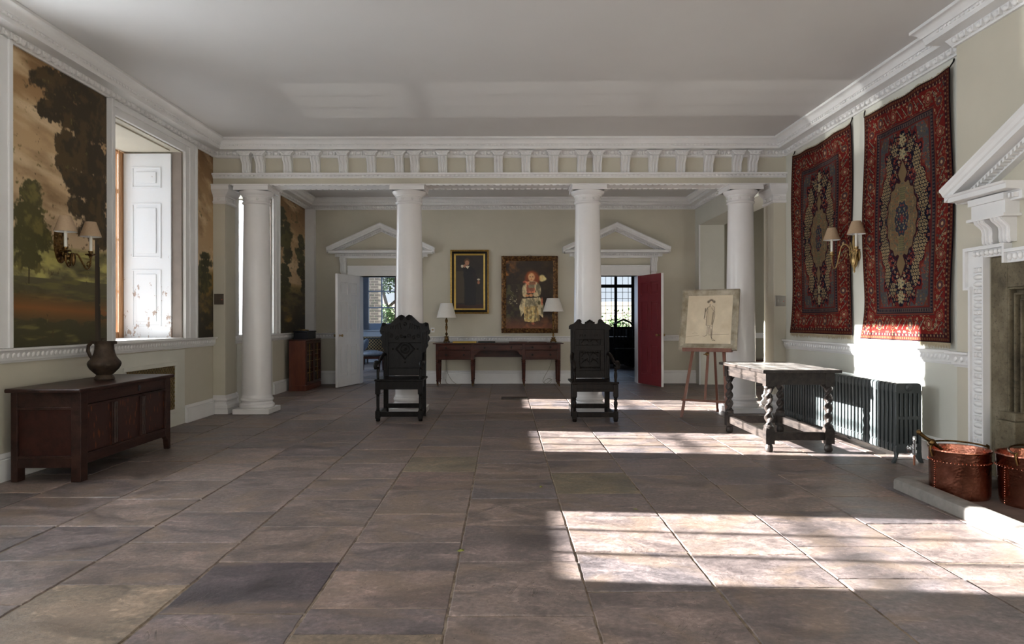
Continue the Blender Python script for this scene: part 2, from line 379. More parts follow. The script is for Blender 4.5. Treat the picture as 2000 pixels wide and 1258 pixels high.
# ------------------------------------------------------------------ mesh builder
EPS = random.Random(99)
class MB:
    def __init__(s):
        s.v = []; s.f = []; s.m = []
        s.M = Matrix.Identity(4)
    def add(s, vs, fs, mi=0):
        o = len(s.v)
        s.v += [tuple(s.M @ Vector(p)) for p in vs]
        s.f += [tuple(i + o for i in f) for f in fs]
        s.m += [mi] * len(fs)
    def box(s, x0, x1, y0, y1, z0, z1, mi=0):
        x0, x1 = sorted((x0, x1)); y0, y1 = sorted((y0, y1)); z0, z1 = sorted((z0, z1))
        e = EPS; x0 -= e.uniform(0, .0004); x1 += e.uniform(0, .0004); y0 -= e.uniform(0, .0004); y1 += e.uniform(0, .0004)   # hand-made tolerance, keeps faces from coinciding
        s.add([(x0, y0, z0), (x1, y0, z0), (x1, y1, z0), (x0, y1, z0), (x0, y0, z1), (x1, y0, z1), (x1, y1, z1), (x0, y1, z1)],
              [(0, 3, 2, 1), (4, 5, 6, 7), (0, 1, 5, 4), (1, 2, 6, 5), (2, 3, 7, 6), (3, 0, 4, 7)], mi)
    def taper(s, cx, cy, z0, z1, a0, b0, a1, b1, mi=0):
        s.add([(cx - a0, cy - b0, z0), (cx + a0, cy - b0, z0), (cx + a0, cy + b0, z0), (cx - a0, cy + b0, z0),
               (cx - a1, cy - b1, z1), (cx + a1, cy - b1, z1), (cx + a1, cy + b1, z1), (cx - a1, cy + b1, z1)],
              [(0, 3, 2, 1), (4, 5, 6, 7), (0, 1, 5, 4), (1, 2, 6, 5), (2, 3, 7, 6), (3, 0, 4, 7)], mi)
    def beam(s, p0, p1, w, h, up=(0, 0, 1), mi=0):
        p0 = Vector(p0); p1 = Vector(p1); d = (p1 - p0).normalized()
        u = Vector(up); a = d.cross(u).normalized(); b = a.cross(d).normalized()
        vs = []
        for p in (p0, p1):
            for i, j in ((-1, -1), (1, -1), (1, 1), (-1, 1)):
                vs.append(p + a * (i * w / 2) + b * (j * h / 2))
        s.add(vs, [(0, 1, 2, 3), (7, 6, 5, 4), (0, 4, 5, 1), (1, 5, 6, 2), (2, 6, 7, 3), (3, 7, 4, 0)], mi)
    def lathe(s, prof, cx=0, cy=0, z=0, n=24, mi=0, sx=1.0, sy=1.0, cap=True):
        vs = []; fs = []
        for r, h in prof:
            for i in range(n):
                t = 2 * PI * i / n
                vs.append((cx + sx * r * math.cos(t), cy + sy * r * math.sin(t), z + h))
        for k in range(len(prof) - 1):
            for i in range(n):
                j = (i + 1) % n
                fs.append((k * n + i, k * n + j, (k + 1) * n + j, (k + 1) * n + i))
        if cap:
            fs.append(tuple(range(n - 1, -1, -1)))
            o = (len(prof) - 1) * n
            fs.append(tuple(o + i for i in range(n)))
        s.add(vs, fs, mi)
    def ball(s, cx, cy, cz, rx, ry=None, rz=None, n=8, k=6, mi=0):
        ry = ry or rx; rz = rz or rx
        vs = [(cx, cy, cz - rz)]; fs = []
        for a in range(1, k):
            t = PI * a / k - PI / 2
            for i in range(n):
                p = 2 * PI * i / n
                vs.append((cx + rx * math.cos(t) * math.cos(p), cy + ry * math.cos(t) * math.sin(p), cz + rz * math.sin(t)))
        vs.append((cx, cy, cz + rz))
        for i in range(n):
            fs.append((0, 1 + (i + 1) % n, 1 + i))
        for a in range(k - 2):
            for i in range(n):
                j = (i + 1) % n
                fs.append((1 + a * n + i, 1 + a * n + j, 1 + (a + 1) * n + j, 1 + (a + 1) * n + i))
        e = len(vs) - 1; o = 1 + (k - 2) * n
        for i in range(n):
            fs.append((o + i, o + (i + 1) % n, e))
        s.add(vs, fs, mi)
    def tube(s, pts, r, n=8, mi=0, flat=1.0):
        pts = [Vector(p) for p in pts]
        rs = r if isinstance(r, (list, tuple)) else [r] * len(pts)
        vs = []; fs = []
        up = Vector((0, 0, 1)); prev = None
        for i, p in enumerate(pts):
            if i == 0: d = pts[1] - pts[0]
            elif i == len(pts) - 1: d = pts[-1] - pts[-2]
            else: d = (pts[i + 1] - pts[i - 1])
            d.normalize()
            if prev is None:
                a = d.cross(up)
                if a.length < 0.05: a = d.cross(Vector((1, 0, 0)))
            else:
                a = prev - d * prev.dot(d)
            a.normalize(); b = d.cross(a); prev = a
            for j in range(n):
                t = 2 * PI * j / n
                vs.append(p + a * (rs[i] * math.cos(t)) + b * (rs[i] * flat * math.sin(t)))
        for k in range(len(pts) - 1):
            for i in range(n):
                j = (i + 1) % n
                fs.append((k * n + i, k * n + j, (k + 1) * n + j, (k + 1) * n + i))
        fs.append(tuple(range(n - 1, -1, -1))); o = (len(pts) - 1) * n
        fs.append(tuple(o + i for i in range(n)))
        s.add(vs, fs, mi)
    def poly(s, pts, axis, a0, a1, mi=0):
        # extrude an outline (list of 2D) along axis from a0 to a1; axis 'x': pts=(y,z), 'y': (x,z), 'z': (x,y)
        n = len(pts)
        def mk(p, a):
            if axis == 'x': return (a, p[0], p[1])
            if axis == 'y': return (p[0], a, p[1])
            return (p[0], p[1], a)
        vs = [mk(p, a0) for p in pts] + [mk(p, a1) for p in pts]
        fs = [tuple(range(n)), tuple(range(2 * n - 1, n - 1, -1))]
        for i in range(n):
            j = (i + 1) % n
            fs.append((i, i + n, j + n, j))
        s.add(vs, fs, mi)
    def sweep(s, prof, path, closed=False, side=1, mi=0):
        # prof: list of (offset, z); path: list of (x,y); mitred corners; offset goes to the right of travel
        n = len(path); vs = []; fs = []; k = len(prof)
        P = [Vector(p) for p in path]
        for i in range(n):
            if closed:
                d0 = (P[i] - P[i - 1]).normalized(); d1 = (P[(i + 1) % n] - P[i]).normalized()
            else:
                d0 = (P[i] - P[i - 1]).normalized() if i > 0 else (P[1] - P[0]).normalized()
                d1 = (P[i + 1] - P[i]).normalized() if i < n - 1 else d0
            n0 = Vector((d0.y, -d0.x)) * side; n1 = Vector((d1.y, -d1.x)) * side
            b = n0 + n1
            b = b / max(0.2, b.dot(n0)) if b.length > 1e-6 else n0
            for (o, z) in prof:
                q = P[i] + b * o
                vs.append((q.x, q.y, z))
        segs = n if closed else n - 1
        for i in range(segs):
            j = (i + 1) % n
            for a in range(k - 1):
                fs.append((i * k + a, j * k + a, j * k + a + 1, i * k + a + 1))
            fs.append((i * k + k - 1, j * k + k - 1, j * k, i * k))
        if not closed:
            fs.append(tuple(range(k))); fs.append(tuple((n - 1) * k + a for a in range(k - 1, -1, -1)))
        s.add(vs, fs, mi)

def along(path, off, spacing, side=1, margin=0.0):
    """points (x, y, angle) spaced along a path offset to the right by off"""
    out = []
    P = [Vector(p) for p in path]
    for i in range(len(P) - 1):
        d = P[i + 1] - P[i]; L = d.length; d.normalize()
        nn = Vector((d.y, -d.x)) * side
        c = max(1, int((L - 2 * margin) / spacing))
        for q in range(c):
            t = margin + (q + .5) * (L - 2 * margin) / c
            p = P[i] + d * t + nn * off
            out.append((p.x, p.y, math.atan2(d.y, d.x)))
    return out

def world_loc(o):
    v = Vector((0, 0, 0))
    while o is not None:
        v += Vector(o.location); o = o.parent
    return v

def O(name, mb, mat, parent=None, smooth=None, bevel=0.0, local=False, origin=None, segs=2):
    """link a builder as ONE object. Vertices are world coordinates unless local."""
    me = bpy.data.meshes.new(name)
    vs = mb.v
    if parent is None:
        if origin is None:
            xs = [p[0] for p in vs]; ys = [p[1] for p in vs]; zs = [p[2] for p in vs]
            origin = ((min(xs) + max(xs)) / 2, (min(ys) + max(ys)) / 2, min(zs))
        off = Vector(origin)
    else:
        off = Vector((0, 0, 0)) if local else world_loc(parent)
    me.from_pydata([(p[0] - off.x, p[1] - off.y, p[2] - off.z) for p in vs], [], mb.f)
    mats = mat if isinstance(mat, (list, tuple)) else [mat]
    for mm in mats: me.materials.append(MATS[mm])
    if len(mats) > 1:
        me.polygons.foreach_set('material_index', mb.m)
    bm = bmesh.new(); bm.from_mesh(me)
    bmesh.ops.recalc_face_normals(bm, faces=bm.faces)
    bm.to_mesh(me); bm.free()
    if smooth:
        me.shade_smooth()
        me.set_sharp_from_angle(angle=math.radians(smooth))
    me.update()
    o = bpy.data.objects.new(name, me)
    C.objects.link(o)
    if parent is None: o.location = off
    else: o.parent = parent
    if bevel:
        b = o.modifiers.new('bevel', 'BEVEL'); b.width = bevel; b.segments = segs; b.limit_method = 'ANGLE'; b.angle_limit = math.radians(40)
        b.harden_normals = False
    return o

def tag(o, label, cat, group=None):
    o['label'] = label; o['category'] = cat
    if group: o['group'] = group
    return o

def thing(name, label, cat, loc, rz=0.0, group=None):
    o = bpy.data.objects.new(name, None); C.objects.link(o)
    o.empty_display_size = 0.1
    o.location = loc; o.rotation_euler = (0, 0, rz)
    return tag(o, label, cat, group)

def struct(name, mb, mat, **k):
    o = O(name, mb, mat, **k)
    if o.parent is None: o['kind'] = 'structure'
    return o

def struct_empty(name, loc=(0, 0, 0)):
    o = bpy.data.objects.new(name, None); C.objects.link(o); o.location = loc; o['kind'] = 'structure'
    return o

def copy_tree(o, parent=None):
    c = o.copy(); C.objects.link(c)
    if parent is not None: c.parent = parent
    for ch in list(o.children): copy_tree(ch, c)
    return c

# ------------------------------------------------------------------ little painter (procedural pictures as vertex colours)
def fbm(h, w, sx, sy, seed, octv=4, pers=0.55):
    rng = np.random.RandomState(seed)
    out = np.zeros((h, w)); amp = 1.0; tot = 0
    for o in range(octv):
        gx = max(2, int(sx * 2 ** o) + 2); gy = max(2, int(sy * 2 ** o) + 2)
        g = rng.rand(gy, gx)
        yy = np.linspace(0, gy - 1.001, h); xx = np.linspace(0, gx - 1.001, w)
        y0 = yy.astype(int); x0 = xx.astype(int); fy = (yy - y0)[:, None]; fx = (xx - x0)[None, :]
        fy = fy * fy * (3 - 2 * fy); fx = fx * fx * (3 - 2 * fx)
        a = g[y0][:, x0]; b = g[y0][:, x0 + 1]; c = g[y0 + 1][:, x0]; d = g[y0 + 1][:, x0 + 1]
        out += amp * ((a * (1 - fx) + b * fx) * (1 - fy) + (c * (1 - fx) + d * fx) * fy)
        tot += amp; amp *= pers
    return out / tot

class Pic:
    """rows go from the top (0) to the bottom (1), columns left to right; sRGB 0..255"""
    def __init__(s, w, h, col):
        s.w, s.h = w, h
        s.im = np.zeros((h, w, 3)); s.im[:] = col
        s.X, s.Y = np.meshgrid((np.arange(w) + .5) / w, (np.arange(h) + .5) / h)
    def mix(s, mask, col):
        m = np.clip(mask, 0, 1)[..., None]
        s.im = s.im * (1 - m) + np.array(col) * m
    def grad(s, stops):
        ys = [a for a, _ in stops]
        for c in range(3):
            s.im[..., c] = np.interp(s.Y, ys, [b[c] for _, b in stops])
    def ell(s, cx, cy, rx, ry, col, soft=0.15, rot=0.0, wob=None):
        dx = s.X - cx; dy = s.Y - cy
        if rot:
            c, q = math.cos(rot), math.sin(rot); ar = s.h / s.w
            ex = dx; ey = dy * ar
            dx = ex * c + ey * q; dy = (-ex * q + ey * c) / ar
        d = np.sqrt((dx / rx) ** 2 + (dy / ry) ** 2)
        if wob is not None: d = d + wob
        s.mix((1 - d) / soft + .5, col)
    def rect(s, x0, x1, y0, y1, col, a=1.0):
        s.mix(((s.X >= x0) & (s.X <= x1) & (s.Y >= y0) & (s.Y <= y1)).astype(float) * a, col)
    def quad(s, pts, col, a=1.0):
        inside = np.zeros((s.h, s.w), bool); n = len(pts)
        for i in range(n):
            x0, y0 = pts[i]; x1, y1 = pts[(i + 1) % n]
            if y0 == y1: continue
            c = ((y0 > s.Y) != (y1 > s.Y)) & (s.X < (x1 - x0) * (s.Y - y0) / (y1 - y0) + x0)
            inside ^= c
        s.mix(inside.astype(float) * a, col)
    def line(s, pts, wd, col, a=1.0):
        ar = s.h / s.w
        for (x0, y0), (x1, y1) in zip(pts[:-1], pts[1:]):
            vx, vy = x1 - x0, (y1 - y0) * ar; L = vx * vx + vy * vy + 1e-9
            t = np.clip(((s.X - x0) * vx + (s.Y - y0) * ar * vy) / L, 0, 1)
            d = np.sqrt((s.X - x0 - t * vx) ** 2 + ((s.Y - y0) * ar - t * vy) ** 2)
            s.mix((wd - d) / (wd * .6) * a, col)

def to_lin(im):
    c = np.clip(im / 255.0, 0, 1)
    return np.where(c <= 0.04045, c / 12.92, ((c + .055) / 1.055) ** 2.4)

def picture_mesh(name, pic, gain, p0, U, V, mat, parent=None, disp=None, thick=0.0, tint=(1, 1, 1)):
    """p0 = lower left corner as seen; U = vector to the right; V = vector up; disp(u,v)-> offset along normal"""
    h, w = pic.h, pic.w
    u = np.linspace(0, 1, w); v = np.linspace(1, 0, h)
    UU, VV = np.meshgrid(u, v)
    p0 = np.array(p0, float); Uv = np.array(U, float); Vv = np.array(V, float)
    N = np.cross(Uv, Vv); N /= np.linalg.norm(N)
    P = p0 + UU[..., None] * Uv + VV[..., None] * Vv
    if disp is not None:
        res = disp(UU, VV)
        if isinstance(res, tuple):
            P = P + res[0][..., None] * N + res[1][..., None] * Uv / np.linalg.norm(Uv) + res[2][..., None] * Vv / np.linalg.norm(Vv)
        else: P = P + res[..., None] * N
    off = np.array(world_loc(parent)) if parent is not None else P.reshape(-1, 3).mean(0)
    vs = (P.reshape(-1, 3) - off).astype(np.float32)
    me = bpy.data.meshes.new(name)
    idx = np.arange(h * w).reshape(h, w)
    q = np.stack([idx[:-1, :-1], idx[1:, :-1], idx[1:, 1:], idx[:-1, 1:]], -1).reshape(-1, 4)
    me.vertices.add(len(vs)); me.vertices.foreach_set('co', vs.ravel())
    me.loops.add(q.size); me.loops.foreach_set('vertex_index', q.ravel().astype(np.int32))
    me.polygons.add(len(q)); me.polygons.foreach_set('loop_start', (np.arange(len(q)) * 4).astype(np.int32))
    me.update(calc_edges=True)
    ca = me.color_attributes.new('Col', 'FLOAT_COLOR', 'POINT')
    L = to_lin(pic.im).reshape(-1, 3) * gain * np.array(tint)
    L = np.clip(L, 0, .85)
    ca.data.foreach_set('color', np.hstack([L, np.ones((len(L), 1))]).astype(np.float32).ravel())
    me.shade_smooth()
    me.materials.append(MATS[mat])
    o = bpy.data.objects.new(name, me); C.objects.link(o)
    if parent is None: o.location = tuple(off)
    else: o.parent = parent
    if thick:
        s = o.modifiers.new('solid', 'SOLIDIFY'); s.thickness = thick; s.offset = -1
    return o
# ------------------------------------------------------------------ dimensions (metres)
XL, XR = -3.79, 3.665          # left and right walls
YB, YB2 = 8.88, 9.20           # beam over the columns
YK = 13.10                     # back wall
YF = -3.45                     # wall behind the camera
ZC = 3.54                      # ceiling
XG = -4.52                     # window glass plane
XBR = 3.535                    # chimney breast face
YBR = 5.33                     # where the breast starts
OPN = (-.67, .78)              # window opening about its centre
ZS, ZH = 1.0, 3.20          # sill and head
rnd = random.Random(7)

# ------------------------------------------------------------------ floor: riven flagstones in courses
def build_floor():
    xs = [-4.5, -3.86, -3.25, -2.63, -2.05, -1.435, -.82, -.233, .363, .952, 1.545, 2.13, 2.73, 3.30, 3.9, 4.5, 5.1, 5.7, 6.3, 6.9]
    known = {('G'): [2.9, 3.43, 4.01, 4.62, 5.17, 5.78], 'F': [2.45, 3.12, 3.71, 4.31, 4.91, 5.5, 6.08],
             'E': [2.2, 2.81, 3.41, 4.0, 4.6, 5.2, 5.77, 6.4], 'C': [2.15, 2.62, 2.86, 3.29, 3.70, 4.25, 4.86, 5.45, 6.04],
             'A': [2.2, 2.78, 3.40, 4.01, 4.62, 5.18, 5.755, 6.33], 'B': [2.45, 3.03, 3.55, 4.2, 4.75, 5.41, 5.9, 6.35],
             'D': [2.3, 3.07, 3.5, 4.28, 5.3, 5.95], 'J': [2.1, 3.17, 3.62, 4.3, 5.0, 5.6]}
    keys = {4: 'F', 3: 'G', 5: 'E', 6: 'C', 7: 'A', 8: 'B', 9: 'D', 10: 'J'}
    special = {(5, 2.81): (86, 80, 84), (8, 4.75): (124, 116, 98), (6, 5.45): (126, 118, 102), (6, 4.86): (122, 108, 102),
               (4, 2.45): (140, 128, 112), (6, 2.15): (136, 124, 108), (6, 2.86): (140, 126, 120)}
    pal = [(126, 116, 113), (121, 112, 110), (130, 119, 115), (117, 109, 109), (133, 121, 115), (124, 114, 109), (115, 109, 110), (135, 124, 119)]
    mb = MB(); cols = []; seeds = []
    for ci in range(len(xs) - 1):
        x0, x1 = xs[ci], xs[ci + 1]
        js = list(known.get(keys.get(ci), []))
        y = -3.5
        first = js[0] if js else 20.6
        ys = []
        t = first
        while t > -3.5:
            ys.insert(0, t) if t != first or js else None
            t -= rnd.uniform(.5, .72)
        ys.insert(0, -3.5)
        ys += js[1:]
        t = ys[-1]
        while t < 20.4:
            t += rnd.uniform(.48, .74); ys.append(t)
        for k in range(len(ys) - 1):
            y0, y1 = ys[k], ys[k + 1]
            if y0 > 13.4 and x0 > 5.2: continue
            if x1 < -3.8 and y1 < 13.0: continue
            if x0 > 3.7 and y1 < 8.8: continue
            key = None
            for (c, yy), col in special.items():
                if c == ci and abs(yy - y0) < .02: key = col
            base = key or rnd.choice(pal)
            jit = rnd.uniform(.92, 1.08) if not key else 1.0
            lc = [srgb(*base)[i] * jit * (.785, .73, .715)[i] for i in range(3)]
            sd = (rnd.random(), rnd.random(), rnd.random())
            # outline with slightly wandering edges
            g = .0034; N = 12
            rw = lambda: rnd.uniform(-.0024, .0024)
            pts = []
            cx0, cx1, cy0, cy1 = x0 + g + rw(), x1 - g + rw(), y0 + g + rw(), y1 - g + rw()
            for i in range(N): pts.append((cx0 + (cx1 - cx0) * i / N, cy0 + rw()))
            for i in range(N): pts.append((cx1 + rw(), cy0 + (cy1 - cy0) * i / N))
            for i in range(N): pts.append((cx1 - (cx1 - cx0) * i / N, cy1 + rw()))
            for i in range(N): pts.append((cx0 + rw(), cy1 - (cy1 - cy0) * i / N))
            # knock a corner off now and then
            mx, my = (cx0 + cx1) / 2, (cy0 + cy1) / 2
            zt = rnd.uniform(-.0035, .0); tx = rnd.uniform(-.004, .004); ty = rnd.uniform(-.004, .004)
            n = len(pts); vs = []
            for (px, py) in pts: vs.append((px, py, -.03))
            for (px, py) in pts: vs.append((px, py, zt - .0045))
            for (px, py) in pts:
                qx = px + (mx - px) * .018; qy = py + (my - py) * .018
                vs.append((qx, qy, zt + tx * (qx - mx) + ty * (qy - my)))
            fs = []
            for i in range(n):
                j = (i + 1) % n
                fs.append((i, j, n + j, n + i)); fs.append((n + i, n + j, 2 * n + j, 2 * n + i))
            fs.append(tuple(2 * n + i for i in range(n)))
            o = len(mb.v)
            mb.v += vs; mb.f += [tuple(i + o for i in f) for f in fs]; mb.m += [0] * len(fs)
            cols += [(lc[0], lc[1], lc[2], 1)] * len(vs); seeds += [(sd[0], sd[1], sd[2], 1)] * len(vs)
    nflag = len(mb.v)
    mb.add([(-5.2, -3.6, -.006), (7, -3.6, -.006), (7, 20.6, -.006), (-5.2, 20.6, -.006)], [(0, 1, 2, 3)], 1)
    cols += [(0, 0, 0, 1)] * 4; seeds += [(0, 0, 0, 1)] * 4
    o = O('floor', mb, ['flagstone', 'joint_earth'], origin=(0, 0, 0))
    me = o.data
    for nm, dat in (('Col', cols), ('Seed', seeds)):
        ca = me.color_attributes.new(nm, 'FLOAT_COLOR', 'POINT')
        ca.data.foreach_set('color', np.array(dat, np.float32).ravel())
    o['kind'] = 'structure'
build_floor()

# ------------------------------------------------------------------ ceiling and walls
mb = MB(); mb.box(-4.7, 7.1, -3.9, 13.5, ZC, ZC + .12); struct('ceiling', mb, 'ceiling_paint')

mb = MB()
edges = [YF - .3]
for c in WIN_C:
    y0, y1 = c + OPN[0], c + OPN[1]
    mb.box(XL, XG - .08, edges[-1], y0, 0, ZC); edges.append(y1)
    mb.box(XL, XG - .08, y0, y1, 0, ZS - .03); mb.box(XL, XG - .08, y0, y1, ZH, ZC)
mb.box(XL, XG - .08, edges[-1], YK + .3, 0, ZC)
struct('wall_left', mb, 'cream_paint')

mb = MB()
mb.box(XR, XR + .47, YF - .3, 2.87, 0, ZC); mb.box(XR, XR + .47, 4.93, 9.32, 0, ZC); mb.box(XR, XR + .47, 2.87, 4.93, 1.63, ZC); mb.box(XR + .465, XR + .47, 2.87, 4.93, 0, 1.63)
mb.box(XR, XR + .47, 9.32, 12.82, 3.0, ZC)
mb.box(XR, XR + .47, 12.82, YK + .3, 0, ZC)
struct('wall_right', mb, 'pale_wall')
# chimney breast: cream face round the fireplace, open hearth recess behind
FY = 3.90
mb = MB()
mb.box(XBR, XR, 4.97, YBR, 0, ZC); mb.box(XBR, XR, FY * 2 - YBR, FY * 2 - 4.97, 0, ZC)
mb.box(XBR, XR, FY * 2 - 4.97, 4.97, 1.66, ZC)
struct('wall_chimney_breast', mb, 'cream_paint')

DL, DR = -2.35, 2.137           # centres of the two doorways
DH, DW = 2.065, .43
mb = MB()
y1 = YK + .32
mb.box(XL - .7, DL - DW, YK, y1, 0, ZC); mb.box(DL - DW, DL + DW, YK, y1, DH, ZC); mb.box(DL + DW, DR - DW, YK, y1, 0, ZC)
mb.box(DR - DW, DR + DW, YK, y1, DH, ZC); mb.box(DR + DW, XR + .47, YK, y1, 0, ZC)
struct('wall_back', mb, 'cream_paint')

mb = MB()
for a, b in ((-4.7, -2.65), (-1.15, 1.05), (2.55, 4.2)): mb.box(a, b, YF - .3, YF, 0, ZC)
for a, b in ((-2.65, -1.15), (1.05, 2.55)):  # unseen openings added to let the rear fill lamps in
    mb.box(a, b, YF - .3, YF, 0, .7); mb.box(a, b, YF - .3, YF, 3.05, ZC)
struct('wall_front', mb, 'cream_paint')

# dado of the right wall panel strips
mb = MB(); mb.box(XL, XL + .18, 12.97, YK, 0, 3.34); struct('trim_1', mb, 'white_paint', bevel=.006)

# ------------------------------------------------------------------ main cornices
def cornice_prof():
    return [(0, 3.335), (.022, 3.335), (.026, 3.350), (.030, 3.352), (.034, 3.362), (.052, 3.392), (.056, 3.398), (.150, 3.402), (.154, 3.404), (.154, 3.434),
            (.160, 3.440), (.166, 3.458), (.176, 3.462), (.182, 3.476), (.200, 3.496), (.222, 3.512), (.230, 3.514), (.234, 3.518), (.234, 3.54), (0, 3.54)]
def eggs(mb, path, off=.046, z=3.372, sp=.088, side=1, rx=.027, rz=.023, ry=.018):
    for (x, y, a) in along(path, off, sp, side):
        mb.M = Matrix.Translation((x, y, z)) @ Matrix.Rotation(a, 4, 'Z')
        mb.ball(0, 0, 0, rx, ry, rz, 8, 6)
        mb.M = mb.M @ Matrix.Translation((sp / 2, 0, 0))
        mb.poly([(-.010, .024), (.010, .024), (.003, -.024), (-.003, -.024)], 'y', -.014, .014)
    mb.M = Matrix.Identity(4)
def beads(mb, path, off=.160, z=3.449, sp=.050, side=1, s=.012, h=.009):
    for (x, y, a) in along(path, off, sp, side):
        mb.M = Matrix.Translation((x, y, z)) @ Matrix.Rotation(a, 4, 'Z')
        mb.box(-s, s, -.010, .010, -h, h)
    mb.M = Matrix.Identity(4)
pathA = [(XL, YF), (XL, YB), (XR, YB), (XR, YBR), (XBR, YBR), (XBR, FY * 2 - YBR), (XR, FY * 2 - YBR), (XR, YF)]
mb = MB(); mb.sweep(cornice_prof(), pathA, closed=True); eggs(mb, pathA); beads(mb, pathA)
struct('trim_2', mb, 'white_paint', smooth=35)
pathB = [(XL, YB2), (XL, YK), (XR, YK), (XR, YB2)]
mb = MB(); mb.sweep(cornice_prof(), pathB); eggs(mb, pathB); beads(mb, pathB)
struct('trim_3', mb, 'white_paint', smooth=35)

# ------------------------------------------------------------------ beam on the columns, with its scrolled brackets
beam = thing('entablature_beam', 'long cream and white entablature beam crossing the room on top of the four columns', 'beam', (0, (YB + YB2) / 2, 2.975))
mb = MB(); mb.box(XL, XR, YB, YB2, 2.99, ZC); O('frieze', mb, 'cream_paint', beam)
mb = MB()
mb.box(XL, XR, YB + .004, YB2 - .004, 2.975, 2.99)
for y in (YB + .028, YB2 - .028):
    for i in range(90):
        x = XL + .05 + i * .0825
        mb.box(x, x + .05, y - .014, y + .014, 2.967, 2.976)
O('soffit', mb, 'white_paint', beam)['label'] = 'white carved underside'
mb = MB()
bp = [(XL, YB), (XR, YB)]
mb.sweep([(0, 3.060), (.012, 3.060), (.014, 3.070), (.022, 3.078), (.024, 3.088), (.034, 3.092), (.052, 3.100), (.052, 3.122), (0, 3.128)], bp)
for (x, y, a) in along(bp, .030, .055): mb.box(x - .014, x + .014, y - .008, y + .010, 3.076, 3.094)
O('band_moulding', mb, 'white_paint', beam)
mb = MB(); mb.sweep([(0, 3.39), (.03, 3.39), (.03, 3.335), (.02, 3.325), (0, 3.32)], [(XL + .05, YB), (XR - .05, YB)])
O('upper_moulding', mb, 'white_paint', beam)

def bracket_mb():
    b = MB()
    # S-scroll outline in (y, z), y towards the viewer is negative, top under the cornice
    out = [(0, .0), (-.030, .0), (-.044, .012), (-.050, .040), (-.048, .075), (-.052, .105), (-.066, .130), (-.092, .150), (-.108, .170), (-.108, .195), (-.100, .205), (0, .205)]
    b.poly(out, 'x', -.058, .058)
    for x in (-.040, 0, .040):
        pts = [(x, p[0] - .004, p[1]) for p in out[1:-2]]
        b.tube(pts, .013, 6)
    # flared cap with leaf
    b.poly([(-.060, .205), (.060, .205), (.072, .232), (.095, .250), (.095, .262), (-.095, .262), (-.095, .250), (-.072, .232)], 'y', -.128, 0)
    b.ball(0, -.118, .236, .022, .018, .022)
    for s in (-1, 1):
        b.tube([(s * .03, -.125, .212), (s * .05, -.130, .235), (s * .078, -.130, .25)], .009, 6)
    return b
bx = [481, 508, 562, 616, 670.5, 725.5, 780, 810.5, 865, 919.5, 974, 1028, 1082, 1137, 1167.5, 1222.5, 1277, 1331, 1385.5, 1441, 1472]
proto = None
for px in bx:
    X = (px - 985) / 1333 * (YB - .06)
    if proto is None:
        b = bracket_mb()
        proto = O('bracket', b, 'white_paint', beam, local=True, smooth=40); o = proto
    else:
        o = proto.copy(); C.objects.link(o)
    o.location = (X, YB - (YB + YB2) / 2, 3.127 - 2.975)

# ------------------------------------------------------------------ columns and pilasters
def ring_prof(base, pts): return [(base + p, z) for p, z in pts]
def column(cx, label):
    cy = 9.035
    t = thing('column', label, 'column', (cx, cy, 0), 0, 'white columns under the beam')
    mb = MB(); mb.box(cx - .235, cx + .235, cy - .235, cy + .235, 0, .068); O('plinth', mb, 'gloss_white', t, bevel=.005)
    mb = MB(); mb.lathe([(.212, .066), (.222, .078), (.226, .096), (.222, .114), (.210, .124), (.204, .128), (.200, .140), (.196, .152), (.204, .158), (.210, .168), (.211, .182), (.206, .194), (.198, .200), (.197, .210), (.190, .222), (.187, .24)], cx, cy, n=48)
    O('base', mb, 'gloss_white', t, smooth=30)
    mb = MB()
    pr = [(.187, .24)]
    for i in range(1, 13):
        f = i / 12; z = .24 + f * (2.735 - .24)
        r = .187 - .027 * (f ** 1.7)
        pr.append((r, z))
    mb.lathe(pr, cx, cy, n=56); O('shaft', mb, 'gloss_white', t, smooth=30)
    mb = MB(); mb.lathe([(.160, 2.73), (.166, 2.736), (.176, 2.742), (.180, 2.752), (.176, 2.762), (.168, 2.768), (.165, 2.774), (.165, 2.820), (.172, 2.822), (.172, 2.832), (.180, 2.834), (.182, 2.846), (.200, 2.862), (.216, 2.880), (.222, 2.902)], cx, cy, n=48)
    for k in range(8):
        a = PI / 8 + k * PI / 4 if k % 1 == 0 else 0
        x, y = cx + .168 * math.cos(a), cy + .168 * math.sin(a)
        mb.ball(x, y, 2.797, .011)
        for q in range(5):
            w = q * 2 * PI / 5
            mb.ball(x - math.sin(a) * .014 * math.cos(w), y + math.cos(a) * .014 * math.cos(w), 2.797 + .014 * math.sin(w), .007, n=6, k=4)
    O('capital', mb, 'gloss_white', t, smooth=30)
    mb = MB()
    mb.sweep([(0, 2.900), (-.004, 2.958), (.006, 2.962), (.010, 2.974), (-.2, 2.974), (-.2, 2.9)], [(cx - .225, cy - .225), (cx + .225, cy - .225), (cx + .225, cy + .225), (cx - .225, cy + .225)], closed=True)
    mb.box(cx - .2, cx + .2, cy - .2, cy + .2, 2.9, 2.974)
    O('abacus', mb, 'gloss_white', t)
column(-3.275, 'round white column beside the cream pilaster on the left wall')
column(-1.256, 'round white column behind the dark armchair with the arched scrolled crest')
column(1.104, 'round white column behind the dark armchair with the straight eared crest')
column(3.128, 'round white column behind the easel and the barley-twist table')

